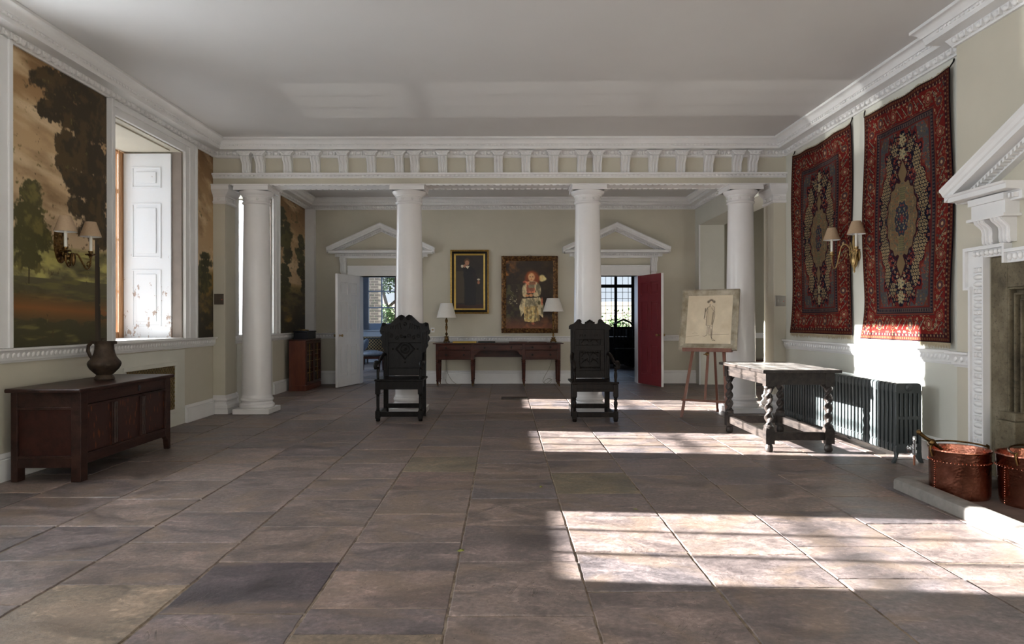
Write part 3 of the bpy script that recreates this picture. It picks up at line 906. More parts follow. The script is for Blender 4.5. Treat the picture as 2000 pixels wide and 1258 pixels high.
def pilaster(x0, x1, path, label, side):
    t = thing('pilaster', label, 'pilaster', ((x0 + x1) / 2, 9.04, 0))
    mb = MB(); mb.box(x0, x1, YB, 9.22, .2, 2.74); O('shaft', mb, 'cream_paint', t, bevel=.004)
    mb = MB()
    mb.sweep([(-.02, .0), (.052, .0), (.052, .066), (-.02, .066)], path, side=side)
    mb.sweep([(-.02, .066), (.040, .068), (.046, .085), (.044, .108), (.034, .122), (.020, .134), (.018, .158), (.030, .170), (.032, .186), (.022, .200), (.010, .206), (.003, .240), (-.02, .24)], path, side=side)
    O('base', mb, 'gloss_white', t, smooth=30)
    mb = MB()
    mb.sweep([(-.02, 2.73), (.002, 2.73), (.018, 2.742), (.022, 2.752), (.014, 2.766), (.006, 2.772), (.006, 2.822), (.014, 2.826), (.016, 2.840), (.034, 2.858), (.056, 2.878), (.066, 2.900), (.074, 2.908), (.070, 2.955), (.082, 2.964), (.082, 2.974), (-.02, 2.974)], path, side=side)
    for (x, y, a) in along(path, .008, .15, side):
        mb.ball(x, y, 2.797, .012); 
        for q in range(5):
            w = q * 2 * PI / 5
            mb.ball(x + math.cos(a) * .014 * math.cos(w), y + math.sin(a) * .014 * math.cos(w), 2.797 + .014 * math.sin(w), .008, n=6, k=4)
    O('capital', mb, 'gloss_white', t, smooth=30)
pilaster(XL, -3.63, [(XL, YB), (-3.63, YB), (-3.63, 9.22)], 'flat cream pilaster against the left wall with a bronze switch plate', 1)
pilaster(3.505, XR, [(XR, YB), (3.505, YB), (3.505, 9.22)], 'flat cream pilaster against the right wall with a steel switch plate', -1)

# ------------------------------------------------------------------ dado rails and skirtings
def rail(name, path, z0, z1, side=1, carved=True):
    mb = MB(); h = z1 - z0
    mb.sweep([(0, z0), (.012, z0), (.016, z0 + .10 * h), (.026, z0 + .18 * h), (.028, z0 + .28 * h), (.040, z0 + .72 * h), (.050, z0 + .80 * h), (.062, z0 + .86 * h), (.064, z1), (0, z1)], path, side=side)
    if carved:
        for (x, y, a) in along(path, .037, .055, side):
            mb.M = Matrix.Translation((x, y, z0 + .5 * h)) @ Matrix.Rotation(a, 4, 'Z') @ Matrix.Rotation(.55, 4, 'Y')
            mb.ball(0, 0, 0, .017, .007, .026 * h / .12, 6, 4)
        mb.M = Matrix.Identity(4)
    struct(name, mb, 'white_paint', smooth=35)
rail('trim_4', [(XL, YF), (XL, YB)], .885, .998)
rail('trim_5', [(XL, 9.22), (XL, 12.97)], .885, .998)
rail('trim_6', [(XL + .18, YK), (DL - .78, YK)], .865, .975)
rail('trim_7', [(DL + .78, YK), (DR - .78, YK)], .80, .905)
rail('trim_8', [(DR + .78, YK), (XR, YK)], .815, .925)
rail('trim_9', [(XR, YB - .01), (XR, YBR), (XBR, YBR), (XBR, 5.13)], .838, .955)

def skirt(name, path, side=1, h=.205):
    mb = MB()
    mb.sweep([(0, 0), (.040, 0), (.040, h * .78), (.032, h * .80), (.034, h * .86), (.020, h * .95), (.012, h), (0, h)], path, side=side)
    struct(name, mb, 'white_paint', smooth=35)
aps = [(c + OPN[0] - .03, c + OPN[1] + .03) for c in WIN_C]
seg = []; y = YF
for a, b in aps:
    seg.append((y, a)); y = b
k = 1
for (a, b) in seg + [(y, 99)]:
    if b == 99:
        skirt('baseboard_left_%d' % k, [(XL, a), (XL, 12.97)])
    elif b > 9 :
        skirt('baseboard_left_%d' % k, [(XL, a), (XL, YB - .05)]); k += 1
        skirt('baseboard_left_%d' % k, [(XL, 9.27), (XL, b)])
    else: skirt('baseboard_left_%d' % k, [(XL, a), (XL, b)])
    k += 1
skirt('baseboard_back_1', [(XL + .18, YK), (DL - .78, YK)], h=.25)
skirt('baseboard_back_2', [(DL + .78, YK), (DR - .78, YK)], h=.25)
skirt('baseboard_back_3', [(DR + .78, YK), (XR, YK)], h=.25)
skirt('baseboard_right', [(XR, YB - .05), (XR, YBR), (XBR, YBR), (XBR, 5.13)])
# corner strip on the jamb of the side opening
mb = MB(); mb.box(XR - .012, XR + .012, 12.80, 12.82, 0, 3.0); mb.box(XR - .006, XR + .02, 12.835, 12.85, 0, 3.0)
struct('trim_10', mb, 'white_paint')

# ------------------------------------------------------------------ windows in the left wall
def window(n, c):
    y0, y1 = c + OPN[0], c + OPN[1]
    w = struct_empty('window_%d' % n, (XL - .3, c, ZS))
    # sash box and sashes
    mb = MB()
    mb.box(XG - .06, XG + .05, y0, y0 + .14, ZS, ZH - .02); mb.box(XG - .06, XG + .05, y1 - .14, y1 - .001, ZS, ZH - .02)
    mb.box(XG - .06, XG + .05, y0 + .14, y1 - .14, ZS, 1.08); mb.box(XG - .06, XG + .05, y0 + .14, y1 - .14, 3.165, ZH - .012)
    for yy in (y0 + .14, y1 - .14): mb.box(XG + .05, XG + .066, yy - .012, yy + .012, ZS, ZH - .02)
    O('sash_box', mb, 'oak_sash', w, bevel=.004)
    ga, gb = y0 + .14, y1 - .14
    mb = MB(); 
    for i in (1, 2):
        yy = ga + (gb - ga) * i / 3; mb.box(XG - .016, XG + .016, yy - .016, yy + .016, 1.08, 3.17)
    for z, t in ((1.56, .010), (2.16, .010), (2.72, .022)): mb.box(XG - .016, XG + .016, ga, gb, z - t, z + t)
    O('glazing_bars', mb, 'white_paint', w)
    mb = MB(); mb.box(XG - .002, XG + .002, ga, gb, 1.08, 3.17); O('glass', mb, 'window_glass', w)
    # sill board and panelled head
    mb = MB(); mb.box(XG + .05, XL + .02, y0 + .002, y1 - .002, ZS - .03, ZS + .012); O('sill', mb, 'white_paint', w, bevel=.004)
    mb = MB(); mb.box(XG + .05, XL, y0 + .002, y1 - .002, ZH - .012, ZH - .001)
    mb.box(XG + .12, XL - .08, y0 + .14, y1 - .14, ZH - .028, ZH - .012)
    O('head_panel', mb, 'cream_paint', w, bevel=.012)
    # folded shutters on both reveals
    for s, yy in ((1, y1 - .005), (-1, y0 + .005)):
        m = MB(); X0, X1 = -4.46, -3.905
        yb, yf = yy, yy - s * .045
        m.box(X0, X1, yb, yf, ZS + .012, ZH - .03)
        ob = O('shutter', m, 'peeling_paint', w, bevel=.003)
        for (a, b) in ((2.775, 3.0), (1.955, 2.575), (1.155, 1.80)):
            p = MB()
            xa, xb = -4.35, -4.03
            # raised field with a moulded margin
            p.add([(xa, yf, a), (xb, yf, a), (xb, yf, b), (xa, yf, b),
                   (xa + .022, yf + s * .020, a + .022), (xb - .022, yf + s * .020, a + .022), (xb - .022, yf + s * .020, b - .022), (xa + .022, yf + s * .020, b - .022)],
                  [(0, 1, 5, 4), (1, 2, 6, 5), (2, 3, 7, 6), (3, 0, 4, 7)])
            p.box(xa - .012, xb + .012, yf - s * .010, yf, a - .012, a + .006); p.box(xa - .012, xb + .012, yf - s * .010, yf, b - .006, b + .012)
            p.box(xa - .012, xa + .006, yf - s * .010, yf, a, b); p.box(xb - .006, xb + .012, yf - s * .010, yf, a, b)
            p.box(xa + .045, xb - .045, yf - s * .012, yf, a + .045, b - .045)
            p.f = p.f[4:]; p.m = p.m[4:]
            O('raised_panel', p, 'peeling_paint', ob, bevel=.004)
    m = MB(); m.box(-3.90, XL - .001, y1 - .004, y1 - .03, ZS + .012, ZH - .012); m.box(-3.90, XL - .001, y0 + .004, y0 + .02, ZS + .012, ZH - .012)
    O('shutter_case', m, 'shaded_recess', w)  # brown-grey strip, the shade of the shutter-box gap put into its colour
    # architrave
    m = MB(); A = XL + .035
    def arch(a0, a1, z0, z1):
        m.box(XL, A, a0, a1, z0, z1)
    m.box(XL, A, y1, y1 + .27, ZS, 3.335); m.box(XL, A, y0 - .10, y0, ZS, 3.335); m.box(XL, A, y0, y1, ZH, 3.335)
    m.box(XL, A + .014, y1 + .09, y1 + .27, ZS, 3.335); m.box(XL, A + .014, y0 - .10, y0 - .04, ZS, 3.335); m.box(XL, A + .014, y0 - .04, y1 + .09, ZH + .075, 3.335)
    m.box(XL, A + .026, y1 + .225, y1 + .27, ZS, 3.335); m.box(XL, A + .026, y0 - .10, y0 - .075, ZS, 3.335)
    O('architrave', m, 'white_paint', w, bevel=.005)
    # apron below
    m = MB()
    m.box(XL, XL + .012, y0 - .02, y1 + .02, 0, .874); O('apron_panel', m, 'pale_wall', w, bevel=.003)
for i, c in enumerate(WIN_C): window(i + 1, c)

# brass lattice grille below window 4
def grille(c, label):
    t = thing('radiator_grille', label, 'grille', (XL + .014, c + .05, .20))
    y0, y1, z0, z1 = c - .47, c + .54, .20, .695
    m = MB()
    for a, b, e, f in ((y0 - .045, y1 + .045, z0 - .045, z0), (y0 - .045, y1 + .045, z1, z1 + .045), (y0 - .045, y0, z0, z1), (y1, y1 + .045, z0, z1)):
        m.box(XL + .012, XL + .028, a, b, e, f)
    O('frame', m, 'pale_wall', t, bevel=.006)
    m = MB(); m.box(XL + .0125, XL + .015, y0, y1, z0, z1); O('backing', m, 'grille_backing', t)
    m = MB(); s = .052; H = z1 - z0
    k = y0 - H
    while k < y1:
        for d in (1, -1):
            a, b = k, k + H
            za, zb = (z0, z1) if d == 1 else (z1, z0)
            if a < y0: za += (zb - za) * (y0 - a) / (b - a); a = y0
            if b > y1:
                full = (k + H) - a
                zb = za + (zb - za) * (y1 - a) / (b - a); b = y1
            if b - a > .01: m.beam((XL + .020, a, za), (XL + .020, b, zb), .005, .005, up=(1, 0, 0))
        k += s
    O('lattice', m, 'brass', t)
grille(7.27, 'brass lattice radiator grille in the wall panel behind the dark oak chest')

# ------------------------------------------------------------------ doorways with pediments
def pediment(mb, W, z0, slope, proj, cap=.055, rake=.12, dent=True, broken=None, ty=0.0):
    """built in a local frame: x along the wall, -y towards the room. z0 = underside of horizontal cornice"""
    prof = [(0, 0), (-.35 * proj, 0), (-.40 * proj, .008), (-.80 * proj, .012), (-.80 * proj, .045), (-.86 * proj, .050), (-.90 * proj, .062), (0, .062)]
    segs = [(-W, W)] if not broken else [(-W, -W + broken), (W - broken, W)]
    for a, b in segs:
        pts = [(p[0], z0 + p[1]) for p in prof]
        mb.poly(pts, 'x', a, b)
        mb.box(a + .10, b - .10 if not broken or b == W else b, -.30 * proj, 0, z0 - .055, z0)
        if dent:
            x = a + .12 if not broken or a < 0 else a + .02
            e = (b - .10) if (not broken or b > 0) else b
            while x < e - .012:
                mb.box(x, x + .018, -.46 * proj, -.1 * proj, z0 - .040, z0 - .010); x += .036
    # raking cornice, both sides, mitred at the apex
    rp = [(0, 0), (-.42 * proj, .0), (-.44 * proj, .010), (-.82 * proj, .012), (-.82 * proj, .048), (-.88 * proj, .056), (-.93 * proj, .078), (-1.0 * proj, .092), (-1.0 * proj, rake - .012), (0, rake - .012)]
    zb = z0 + .062 - .055
    for s in (-1, 1):
        vs = []; n = len(rp)
        for x, zz in ((-s * (W + .035) * -1 * -1, zb - .0), (0, zb + slope * (W + .035))):
            for p in rp: vs.append((x, p[0], zz + p[1] + .0))
        fs = [tuple(range(n)), tuple(range(2 * n - 1, n - 1, -1))] + [(i, (i + 1) % n, (i + 1) % n + n, i + n) for i in range(n)]
        mb.add(vs, fs)
        if dent:
            L = W - .16; x = .02
            while x < L:
                xc = s * x; zc = zb + slope * (W + .035 - x)
                mb.add([(xc, -.50 * proj, zc - .036 - .0), (xc + s * .018, -.50 * proj, zc - .036 - slope * .018), (xc + s * .018, 0, zc - .036 - slope * .018), (xc, 0, zc - .036),
                        (xc, -.50 * proj, zc - .008), (xc + s * .018, -.50 * proj, zc - .008 - slope * .018), (xc + s * .018, 0, zc - .008 - slope * .018), (xc, 0, zc - .008)],
                       [(0, 3, 2, 1), (4, 5, 6, 7), (0, 1, 5, 4), (1, 2, 6, 5), (2, 3, 7, 6), (3, 0, 4, 7)])
                x += .036
        # bed strip under the rake
        vs = []
        bp_ = [(0, -.048), (-.26 * proj, -.048), (-.26 * proj, .002), (0, .002)]
        for x, zz in ((s * (W - .12), zb + slope * .155), (0, zb + slope * (W + .035))):
            for p in bp_: vs.append((x, p[0], zz + p[1]))
        n = 4
        mb.add(vs, [tuple(range(n)), tuple(range(2 * n - 1, n - 1, -1))] + [(i, (i + 1) % n, (i + 1) % n + n, i + n) for i in range(n)])

def scroll(mb, x0, x1, y, z0, z1, d):
    H = z1 - z0
    o = [(0, 0), (-.30 * d, 0), (-.42 * d, .06 * H), (-.46 * d, .25 * H), (-.44 * d, .45 * H), (-.50 * d, .62 * H), (-.72 * d, .75 * H), (-.95 * d, .86 * H), (-d, .95 * H), (-d, H), (0, H)]
    mb.poly([(y + a, z0 + b) for a, b in o], 'x', x0, x1)
    w = x1 - x0
    for f in (.2, .5, .8):
        mb.tube([(x0 + w * f, y + a - .002, z0 + b) for a, b in o[1:-1]], w * .10, 6)

def doorway(n, c):
    d = struct_empty('door_%d' % n, (c, YK, 0))
    y = YK
    m = MB()      # architrave with ears, and the jamb lining
    f = .016
    for s in (-1, 1):
        m.box(c + s * DW, c + s * (DW + .16), y - .030, y, 0, DH); m.box(c + s * (DW + .09), c + s * (DW + .16), y - .045, y, 0, DH)
        m.box(c + s * DW, c + s * (DW + .0), y, y, 0, 0)
        m.box(c + s * (DW - .012), c + s * (DW + .001), y - .03, y + .30, 0, DH)
    m.box(c - DW - .22, c + DW + .22, y - .030, y, DH, 2.262); m.box(c - DW - .22, c + DW + .22, y - .048, y, DH + .10, 2.262)
    m.box(c - DW - .22, c + DW + .22, y - .066, y, 2.232, 2.262)
    m.box(c - DW, c + DW, y - .03, y + .30, DH, DH + .012)
    O('architrave', m, 'white_paint', d, bevel=.004)
    m = MB()
    for s in (-1, 1):
        m.box(c + s * .675, c + s * .775, y - .022, y, 0, 2.13); m.box(c + s * .665, c + s * .785, y - .035, y, 2.03, 2.06)
        m.box(c + s * .675, c + s * .775, y - .04, y, 2.12, 2.42)
        scroll(m, c + s * .725 - .058, c + s * .725 + .058, y, 2.13, 2.40, .15)
    O('side_brackets', m, 'white_paint', d, smooth=40)
    m = MB(); m.M = Matrix.Translation((c, y, 0))
    pediment(m, .985, 2.488, .455, .20)
    m.M = Matrix.Identity(4); m.box(c - .80, c + .80, y - .045, y, 2.405, 2.435)
    O('pediment', m, 'white_paint', d)
    return d
doorway(1, DL)
doorway(2, DR)

def door_leaf(label, mat, hx, mir, ang, knobmat, h=2.045, w=.87):
    t = thing('panelled_door', label, 'door', (hx, YK - .035, .012))
    m = MB(); sx = mir
    m.M = Matrix.Rotation(ang, 4, 'Z') @ Matrix.Diagonal((sx, 1, 1, 1))
    # build the leaf straight in a rotated frame
    th = .045
    m.box(0, w, -th + .015, -.015, 0, h)
    st = .115; mid = .10
    zs = [(.095 * h, .37 * h), (.49 * h, .755 * h), (.82 * h, .93 * h)]
    yb = [(0, zs[0][0]), (zs[0][1], zs[1][0]), (zs[1][1], zs[2][0]), (zs[2][1], h)]
    for (a, b) in ((0, st), (w / 2 - mid / 2, w / 2 + mid / 2), (w - st, w)): m.box(a, b, -th, 0, 0, h)
    for (a, b) in yb:
        m.box(st, w / 2 - mid / 2, -th, 0, a, b); m.box(w / 2 + mid / 2, w - st, -th, 0, a, b)
    O('leaf', m, mat, t, local=True, bevel=.003)
    for (a, b) in ((st, w / 2 - mid / 2), (w / 2 + mid / 2, w - st)):
        for (c, d) in zs:
            p = MB(); p.M = m.M
            p.box(a + .040, b - .040, -th + .016, -th + .004, c + .040, d - .040); p.box(a + .040, b - .040, -.016, -.004, c + .040, d - .040)
            O('panel', p, mat if isinstance(mat, str) else mat[0], t, local=True, bevel=.003)
    # white closing edge
    e = MB(); e.M = m.M; e.box(w, w + .006, -th, 0, 0, h); O('edge', e, 'white_paint', t, local=True)
    k = MB(); k.M = m.M @ Matrix.Translation((w - .07, 0, .93)) @ Matrix.Rotation(-PI / 2, 4, 'X')
    k.lathe([(.022, -.002), (.022, .004), (.008, .008), (.008, .030), (.020, .038), (.026, .050), (.022, .062), (.010, .068)], n=16)
    k.M = m.M @ Matrix.Translation((w - .07, -th, .93)) @ Matrix.Rotation(PI / 2, 4, 'X') 
    k.lathe([(.022, .000), (.022, .004), (.008, .008), (.008, .030), (.020, .038), (.026, .050), (.022, .062), (.010, .068)], n=16)
    O('knob', k, knobmat, t, local=True, smooth=40)
    return t
simple('red_paint', lin(.175, .018, .022), lin(.20, .022, .027), 0.42, scale=3)
# left leaf opens towards the camera, hinged on the left jamb
door_leaf('white six-panel door standing open beside the glazed red cabinet', 'white_paint', DL - DW + .01, 1, math.radians(-(90 + 14)), 'brass')
door_leaf('dark red six-panel door standing open to the left of the easel', 'red_paint', DR + DW - .01, -1, math.radians(90 + 17), 'brass')
# ------------------------------------------------------------------ fireplace
def fireplace():
    t = thing('fireplace', 'stone fireplace with white carved surround and broken pediment on the right wall', 'fireplace', (XBR - .02, FY, 0))
    T = lambda: (Matrix.Translation((XBR, FY, 0)) @ Matrix.Rotation(-PI / 2, 4, 'Z'))
    # local frame: +x runs towards the camera (-Y), -y runs into the room (-X)
    m = MB(); m.M = T()
    pediment(m, 1.27, 2.075, .46, .22, broken=.60)
    for s in (-1, 1):
        a, b = (.78, 1.12)
        m.box(s * a, s * b, -.10, 0, 1.93, 2.04)
        m.box(s * (a - .02), s * (b + .02), -.125, 0, 1.915, 1.935); m.box(s * (a - .01), s * (b + .01), -.12, 0, 2.03, 2.076)
    O('pediment', m, 'white_paint', t)
    m = MB(); m.M = T()
    for s in (-1, 1):
        for c in (.86, 1.03):
            m = MB(); m.M = T(); scroll(m, s * c - .055, s * c + .055, 0, 1.745, 1.925, .11)
            O('scroll_bracket', m, 'white_paint', t, smooth=40)
    m = MB(); m.M = T()
    w0, w1 = 1.07, 1.225
    for s in (-1, 1):
        m.box(s * w0, s * w1, -.035, 0, 0, 1.45); m.box(s * (w1 - .02), s * w1, -.055, 0, 0, 1.45); m.box(s * w0, s * (w0 + .014), -.05, 0, 0, 1.66)
        # ear
        m.box(s * 1.07, s * 1.275, -.035, 0, 1.44, 1.74); m.box(s * 1.25, s * 1.275, -.06, 0, 1.44, 1.74); m.box(s * .85, s * 1.275, -.06, 0, 1.715, 1.74); m.box(s * 1.20, s * 1.275, -.06, 0, 1.425, 1.445)
        m.box(s * .85, s * 1.1, -.035, 0, 1.655, 1.74); m.box(s * .85, s * .87, -.06, 0, 1.60, 1.74)
        # carved egg-like ornament up the stiles: alternating bars and leaves
        z = .06
        k = 0
        while z < 1.62:
            if z < 1.60:
                if k % 3 == 2:
                    for q in (-.03, 0, .03):
                        m.ball(s * 1.135 + q, -.042, z, .017, .020, .020, 6, 4)
                else:
                    m.ball(s * 1.135, -.035, z, .052, .024, .022, 8, 5)
            z += .052; k += 1
        x = .90
        while x < 1.2:
            m.ball(s * x, -.038, 1.688, .018, .024, .022, 8, 5); x += .045
    m.box(-.86, .86, -.035, 0, 1.60, 1.69); m.box(-.86, .86, -.06, 0, 1.672, 1.695)
    x = -.82
    while x < .82:
        m.ball(x, -.036, 1.640, .019, .022, .026, 8, 5); x += .05
    O('surround', m, 'white_paint', t, smooth=40)
    # stone chimneypiece with a four-centred arch
    m = MB(); m.M = T()
    def arch(half, spring, top, n=8, r=.14):
        pts = [(-half, 0), (-half, spring)]
        for i in range(1, n + 1):
            a = PI / 2 * i / n
            pts.append((-half + r * (1 - math.cos(a)), spring + r * math.sin(a)))
        pts.append((0, top))
        q = [(-p[0], p[1]) for p in reversed(pts[:-1])]
        return pts + q
    outer = 1.068
    def ringwall(inner, out_rect, y0, y1):
        # stone face between an arch and a rectangle, built from strips
        n = len(inner); vs = []; fs = []
        ow, oh = out_rect
        def proj(p):
            x, z = p
            if z <= 0: return (math.copysign(ow, x), 0)
            return (max(-ow, min(ow, x * ow / max(abs(x), 1e-6))) if abs(x) > .45 and z < oh * .72 else x * ow / .6 if abs(x) < .6 else math.copysign(ow, x), oh if not (abs(x) > .45 and z < oh * .72) else z)
        for p in inner:
            q = proj(p)
            vs += [(p[0], y0, p[1]), (q[0], y0, q[1]), (p[0], y1, p[1]), (q[0], y1, q[1])]
        for i in range(n - 1):
            a, b = i * 4, (i + 1) * 4
            fs += [(a, b, b + 1, a + 1), (a + 2, a + 3, b + 3, b + 2), (a, a + 2, b + 2, b), (a + 1, b + 1, b + 3, a + 3)]
        m.add(vs, fs)
    ia = arch(.74, .98, 1.25)
    ringwall(ia, (.905, 1.43), .06, .115)
    # flat outer stone
    for s in (-1, 1): m.box(s * .905, s * outer, .005, .115, 0, 1.655)
    m.box(-.905, .905, .005, .115, 1.43, 1.655)
    for k, (a, zt) in enumerate(((.905, 1.43), (.865, 1.39), (.825, 1.35))):
        d = .018 + .014 * k
        for s in (-1, 1): m.box(s * a, s * (a - .016), .004 + .014 * k, .07, .30, zt)
        m.box(-a, a, .004 + .014 * k, .07, zt - .016, zt)
    O('stone_arch', m, 'fire_stone', t, bevel=.008)
    for s in (-1, 1):
        m = MB(); m.M = T(); m.box(s * .76, s * .95, -.055, .10, 0, .50); m.box(s * .78, s * .93, -.035, .10, .50, .56)
        O('plinth_block', m, 'fire_stone', t, bevel=.008)
    m = MB(); m.M = T()
    m.box(-1.0, 1.0, .55, .58, 0, 1.6); m.box(-1.0, -.97, .10, .58, 0, 1.6); m.box(.97, 1.0, .10, .58, 0, 1.6); m.box(-1.0, 1.0, .10, .58, 1.58, 1.6)
    m.box(-1.0, 1.0, .10, .58, -.02, .004)
    O('firebox', m, 'soot', t)
fireplace()
# hearth kerb and floor
h = thing('hearth', 'grey stone hearth with a raised rounded kerb in front of the fireplace', 'hearth', (3.1, FY, 0))
m = MB()
m.sweep([(0, 0), (0, .052), (.006, .070), (.024, .082), (.10, .082), (.118, .076), (.125, .062), (.125, .02), (.125, 0)], [(XBR, 4.92), (2.83, 4.92), (2.775, 4.87), (2.745, FY * 2 - 4.92), (XBR, FY * 2 - 4.92)], side=-1)
O('kerb', m, 'kerb_stone', h, smooth=35)
m = MB(); m.box(2.88, XBR + .08, FY * 2 - 4.82, 4.82, 0, .018); O('hearth_slab', m, 'hearth_stone', h)

# ------------------------------------------------------------------ copper pans
def pan(cx, cy, r, H, label, ang, oval=1.0, flare=.97, broke=0):
    t = thing('copper_pan', label, 'pan', (cx, cy, .018), 0, 'copper pans on the hearth')
    z = .018
    m = MB()
    pr = [(r * (flare - .03), 0), (r * flare, .012), (r * (flare + .012), .03), (r, H - .012), (r + .006, H - .004), (r + .004, H + .004), (r - .004, H + .002), (r - .008, H - .012), (r * (flare + .0), .032), (r * (flare - .05), .014)]
    m.lathe(pr, cx, cy, z, 48, sy=oval)
    O('body', m, 'hammered_copper', t, smooth=45)
    m = MB()
    for k in range(52):
        a = 2 * PI * k / 52
        m.ball(cx + (r + .002) * math.cos(a), cy + (r + .002) * oval * math.sin(a), z + H * .76, .0045, n=6, k=4)
    for k in range(16):
        m.ball(cx + (r * .99 + .003) * math.cos(PI * 1.03), cy + (r * .99 + .003) * math.sin(PI * 1.03), z + .02 + k * H * .72 / 16, .004, n=6, k=4)
    O('rivets', m, 'hammered_copper', t)
    m = MB()
    ux, uy = math.cos(ang), math.sin(ang)
    for s in (-1, 1):
        ex, ey = cx + s * ux * (r + .004), cy + s * uy * r * oval
        m = MB(); m.tube([(ex, ey, z + H - .05), (ex + s * ux * .012, ey, z + H - .01), (ex + s * ux * .014, ey, z + H + .018), (ex, ey, z + H + .026)], .007, 6)
        O('ear', m, 'old_brass', t, smooth=40)
    m = MB(); pts = []
    for k in range(21):
        a = PI * k / 20
        lx = math.cos(a) * (r + .008); ly = -math.sin(a) * (r * .93)
        pts.append((cx + lx * ux - ly * uy * broke, cy + lx * uy + ly * ux * oval * (-1 if broke == 0 else -1), z + H + .014 + .012 * math.sin(a)))
    m.tube(pts, .0065, 6)
    O('bail_handle', m, 'old_brass', t, smooth=40)
    return t
p1 = pan(3.075, 4.615, .180, .312, 'tall riveted copper pan with a raised brass side handle, nearest the radiator', 0.0)
m = MB()
hx, hy = 2.893, 4.62
m.tube([(hx + .07, hy, .325), (hx + .03, hy, .352), (hx, hy, .378), (hx - .045, hy, .405), (hx - .085, hy, .438)], [.008, .012, .016, .012, .013], 10)
m.ball(hx + .0, hy, .375, .024, n=10, k=8); m.ball(hx - .088, hy, .442, .018, n=10, k=8)
O('side_handle', m, 'old_brass', p1, smooth=40)
pan(3.385, 4.36, .205, .325, 'wide dark copper pan at the fireplace opening, right of the taller pan', 0.5, flare=.90)

# ------------------------------------------------------------------ cast-iron radiator
def radiator():
    y0 = 5.72; N = 39; P = .0625
    t = thing('radiator', 'long grey-green cast-iron column radiator on the right wall below the hanging rugs', 'radiator', (3.385, y0, 0))
    xs = [3.292 + i * .0375 for i in range(6)]
    def sec(end=False):
        m = MB(); y = 0
        # outline front-to-back with rounded shoulders, tubes between
        def rr(x0, x1, z0, z1, r, n=4):
            pts = []
            for (cx, cz, a0) in ((x1 - r, z0 + r, -PI / 2), (x1 - r, z1 - r, 0), (x0 + r, z1 - r, PI / 2), (x0 + r, z0 + r, PI)):
                for i in range(n + 1):
                    a = a0 + PI / 2 * i / n; pts.append((cx + r * math.cos(a), cz + r * math.sin(a)))
            return pts
        X0, X1 = 3.277, 3.495
        m.poly(rr(X0, X1, .585, .672, .028), 'y', -.022, .022)
        m.poly(rr(X0, X1, .085, .165, .022), 'y', -.022, .022)
        if end:
            for x in xs: m.box(x - .0135, x + .0135, -.022, .020, .15, .60)
            m.box(X0 + .001, X0 + .015, -.022, .02, .15, .60); m.box(X1 - .015, X1 - .001, -.022, .02, .15, .60); m.box(X0 + .01, X1 - .01, -.0215, .012, .365, .395)
        else:
            for x in xs[1:]: m.lathe([(.0135, .15), (.0135, .60)], x, 0, 0, 8, sy=1.65)
            m.box(X0 + .001, X0 + .026, -.017, .017, .13, .62)
            m.box(X0 + .01, X1 - .01, -.012, .012, .375, .40)
        if end:
            for s, x in ((-1, X0 + .02), (1, X1 - .02)):
                m.poly([(x - .02, .12), (x + .02, .12), (x + .014 + s * .012, .05), (x + s * .03 + .013, 0), (x + s * .03 - .013, 0), (x - .014, .05)], 'y', -.018, .018)
        return m
    protos = {}
    for i in range(N):
        end = i in (0, 19, N - 1)
        if end not in protos:
            m = sec(end); m.v = [(p[0] - 3.385, p[1], p[2]) for p in m.v]
            o = O('radiator_section', m, 'radiator_paint', t, local=True, smooth=50, bevel=.004 if not end else .004, segs=1); protos[end] = o
        else:
            o = protos[end].copy(); C.objects.link(o)
        o.location = (0, i * P + .02, 0)
    m = MB(); m.M = Matrix.Translation((3.385, y0 - .004, .635)) @ Matrix.Rotation(PI / 2, 4, 'X')
    m.lathe([(.030, 0), (.030, .008), (.024, .014), (.010, .016)], n=18); m.M = m.M @ Matrix.Rotation(.6, 4, 'Z'); m.box(-.018, .018, -.005, .005, .012, .022)
    O('end_plug', m, 'radiator_paint', t, smooth=40)
    m = MB(); m.M = Matrix.Translation((3.385, y0 - .004, .125)) @ Matrix.Rotation(PI / 2, 4, 'X')
    m.lathe([(.032, 0), (.032, .012), (.022, .014), (.022, .03), (.012, .032), (.012, .06)], n=16)
    m.M = Matrix.Identity(4)
    m.lathe([(.013, .085), (.015, .10), (.020, .102), (.020, .125), (.014, .13), (.014, .15), (.019, .152), (.019, .175), (.012, .18), (.012, .198), (.016, .20), (.016, .235), (.010, .242)], 3.395, y0 - .062, 0, 14)
    O('valve', m, 'chrome', t, smooth=40)
    m = MB(); m.lathe([(.0085, 0), (.0085, .088)], 3.395, y0 - .062, 0, 10); O('pipe', m, 'copper_tube', t, smooth=40)
radiator()

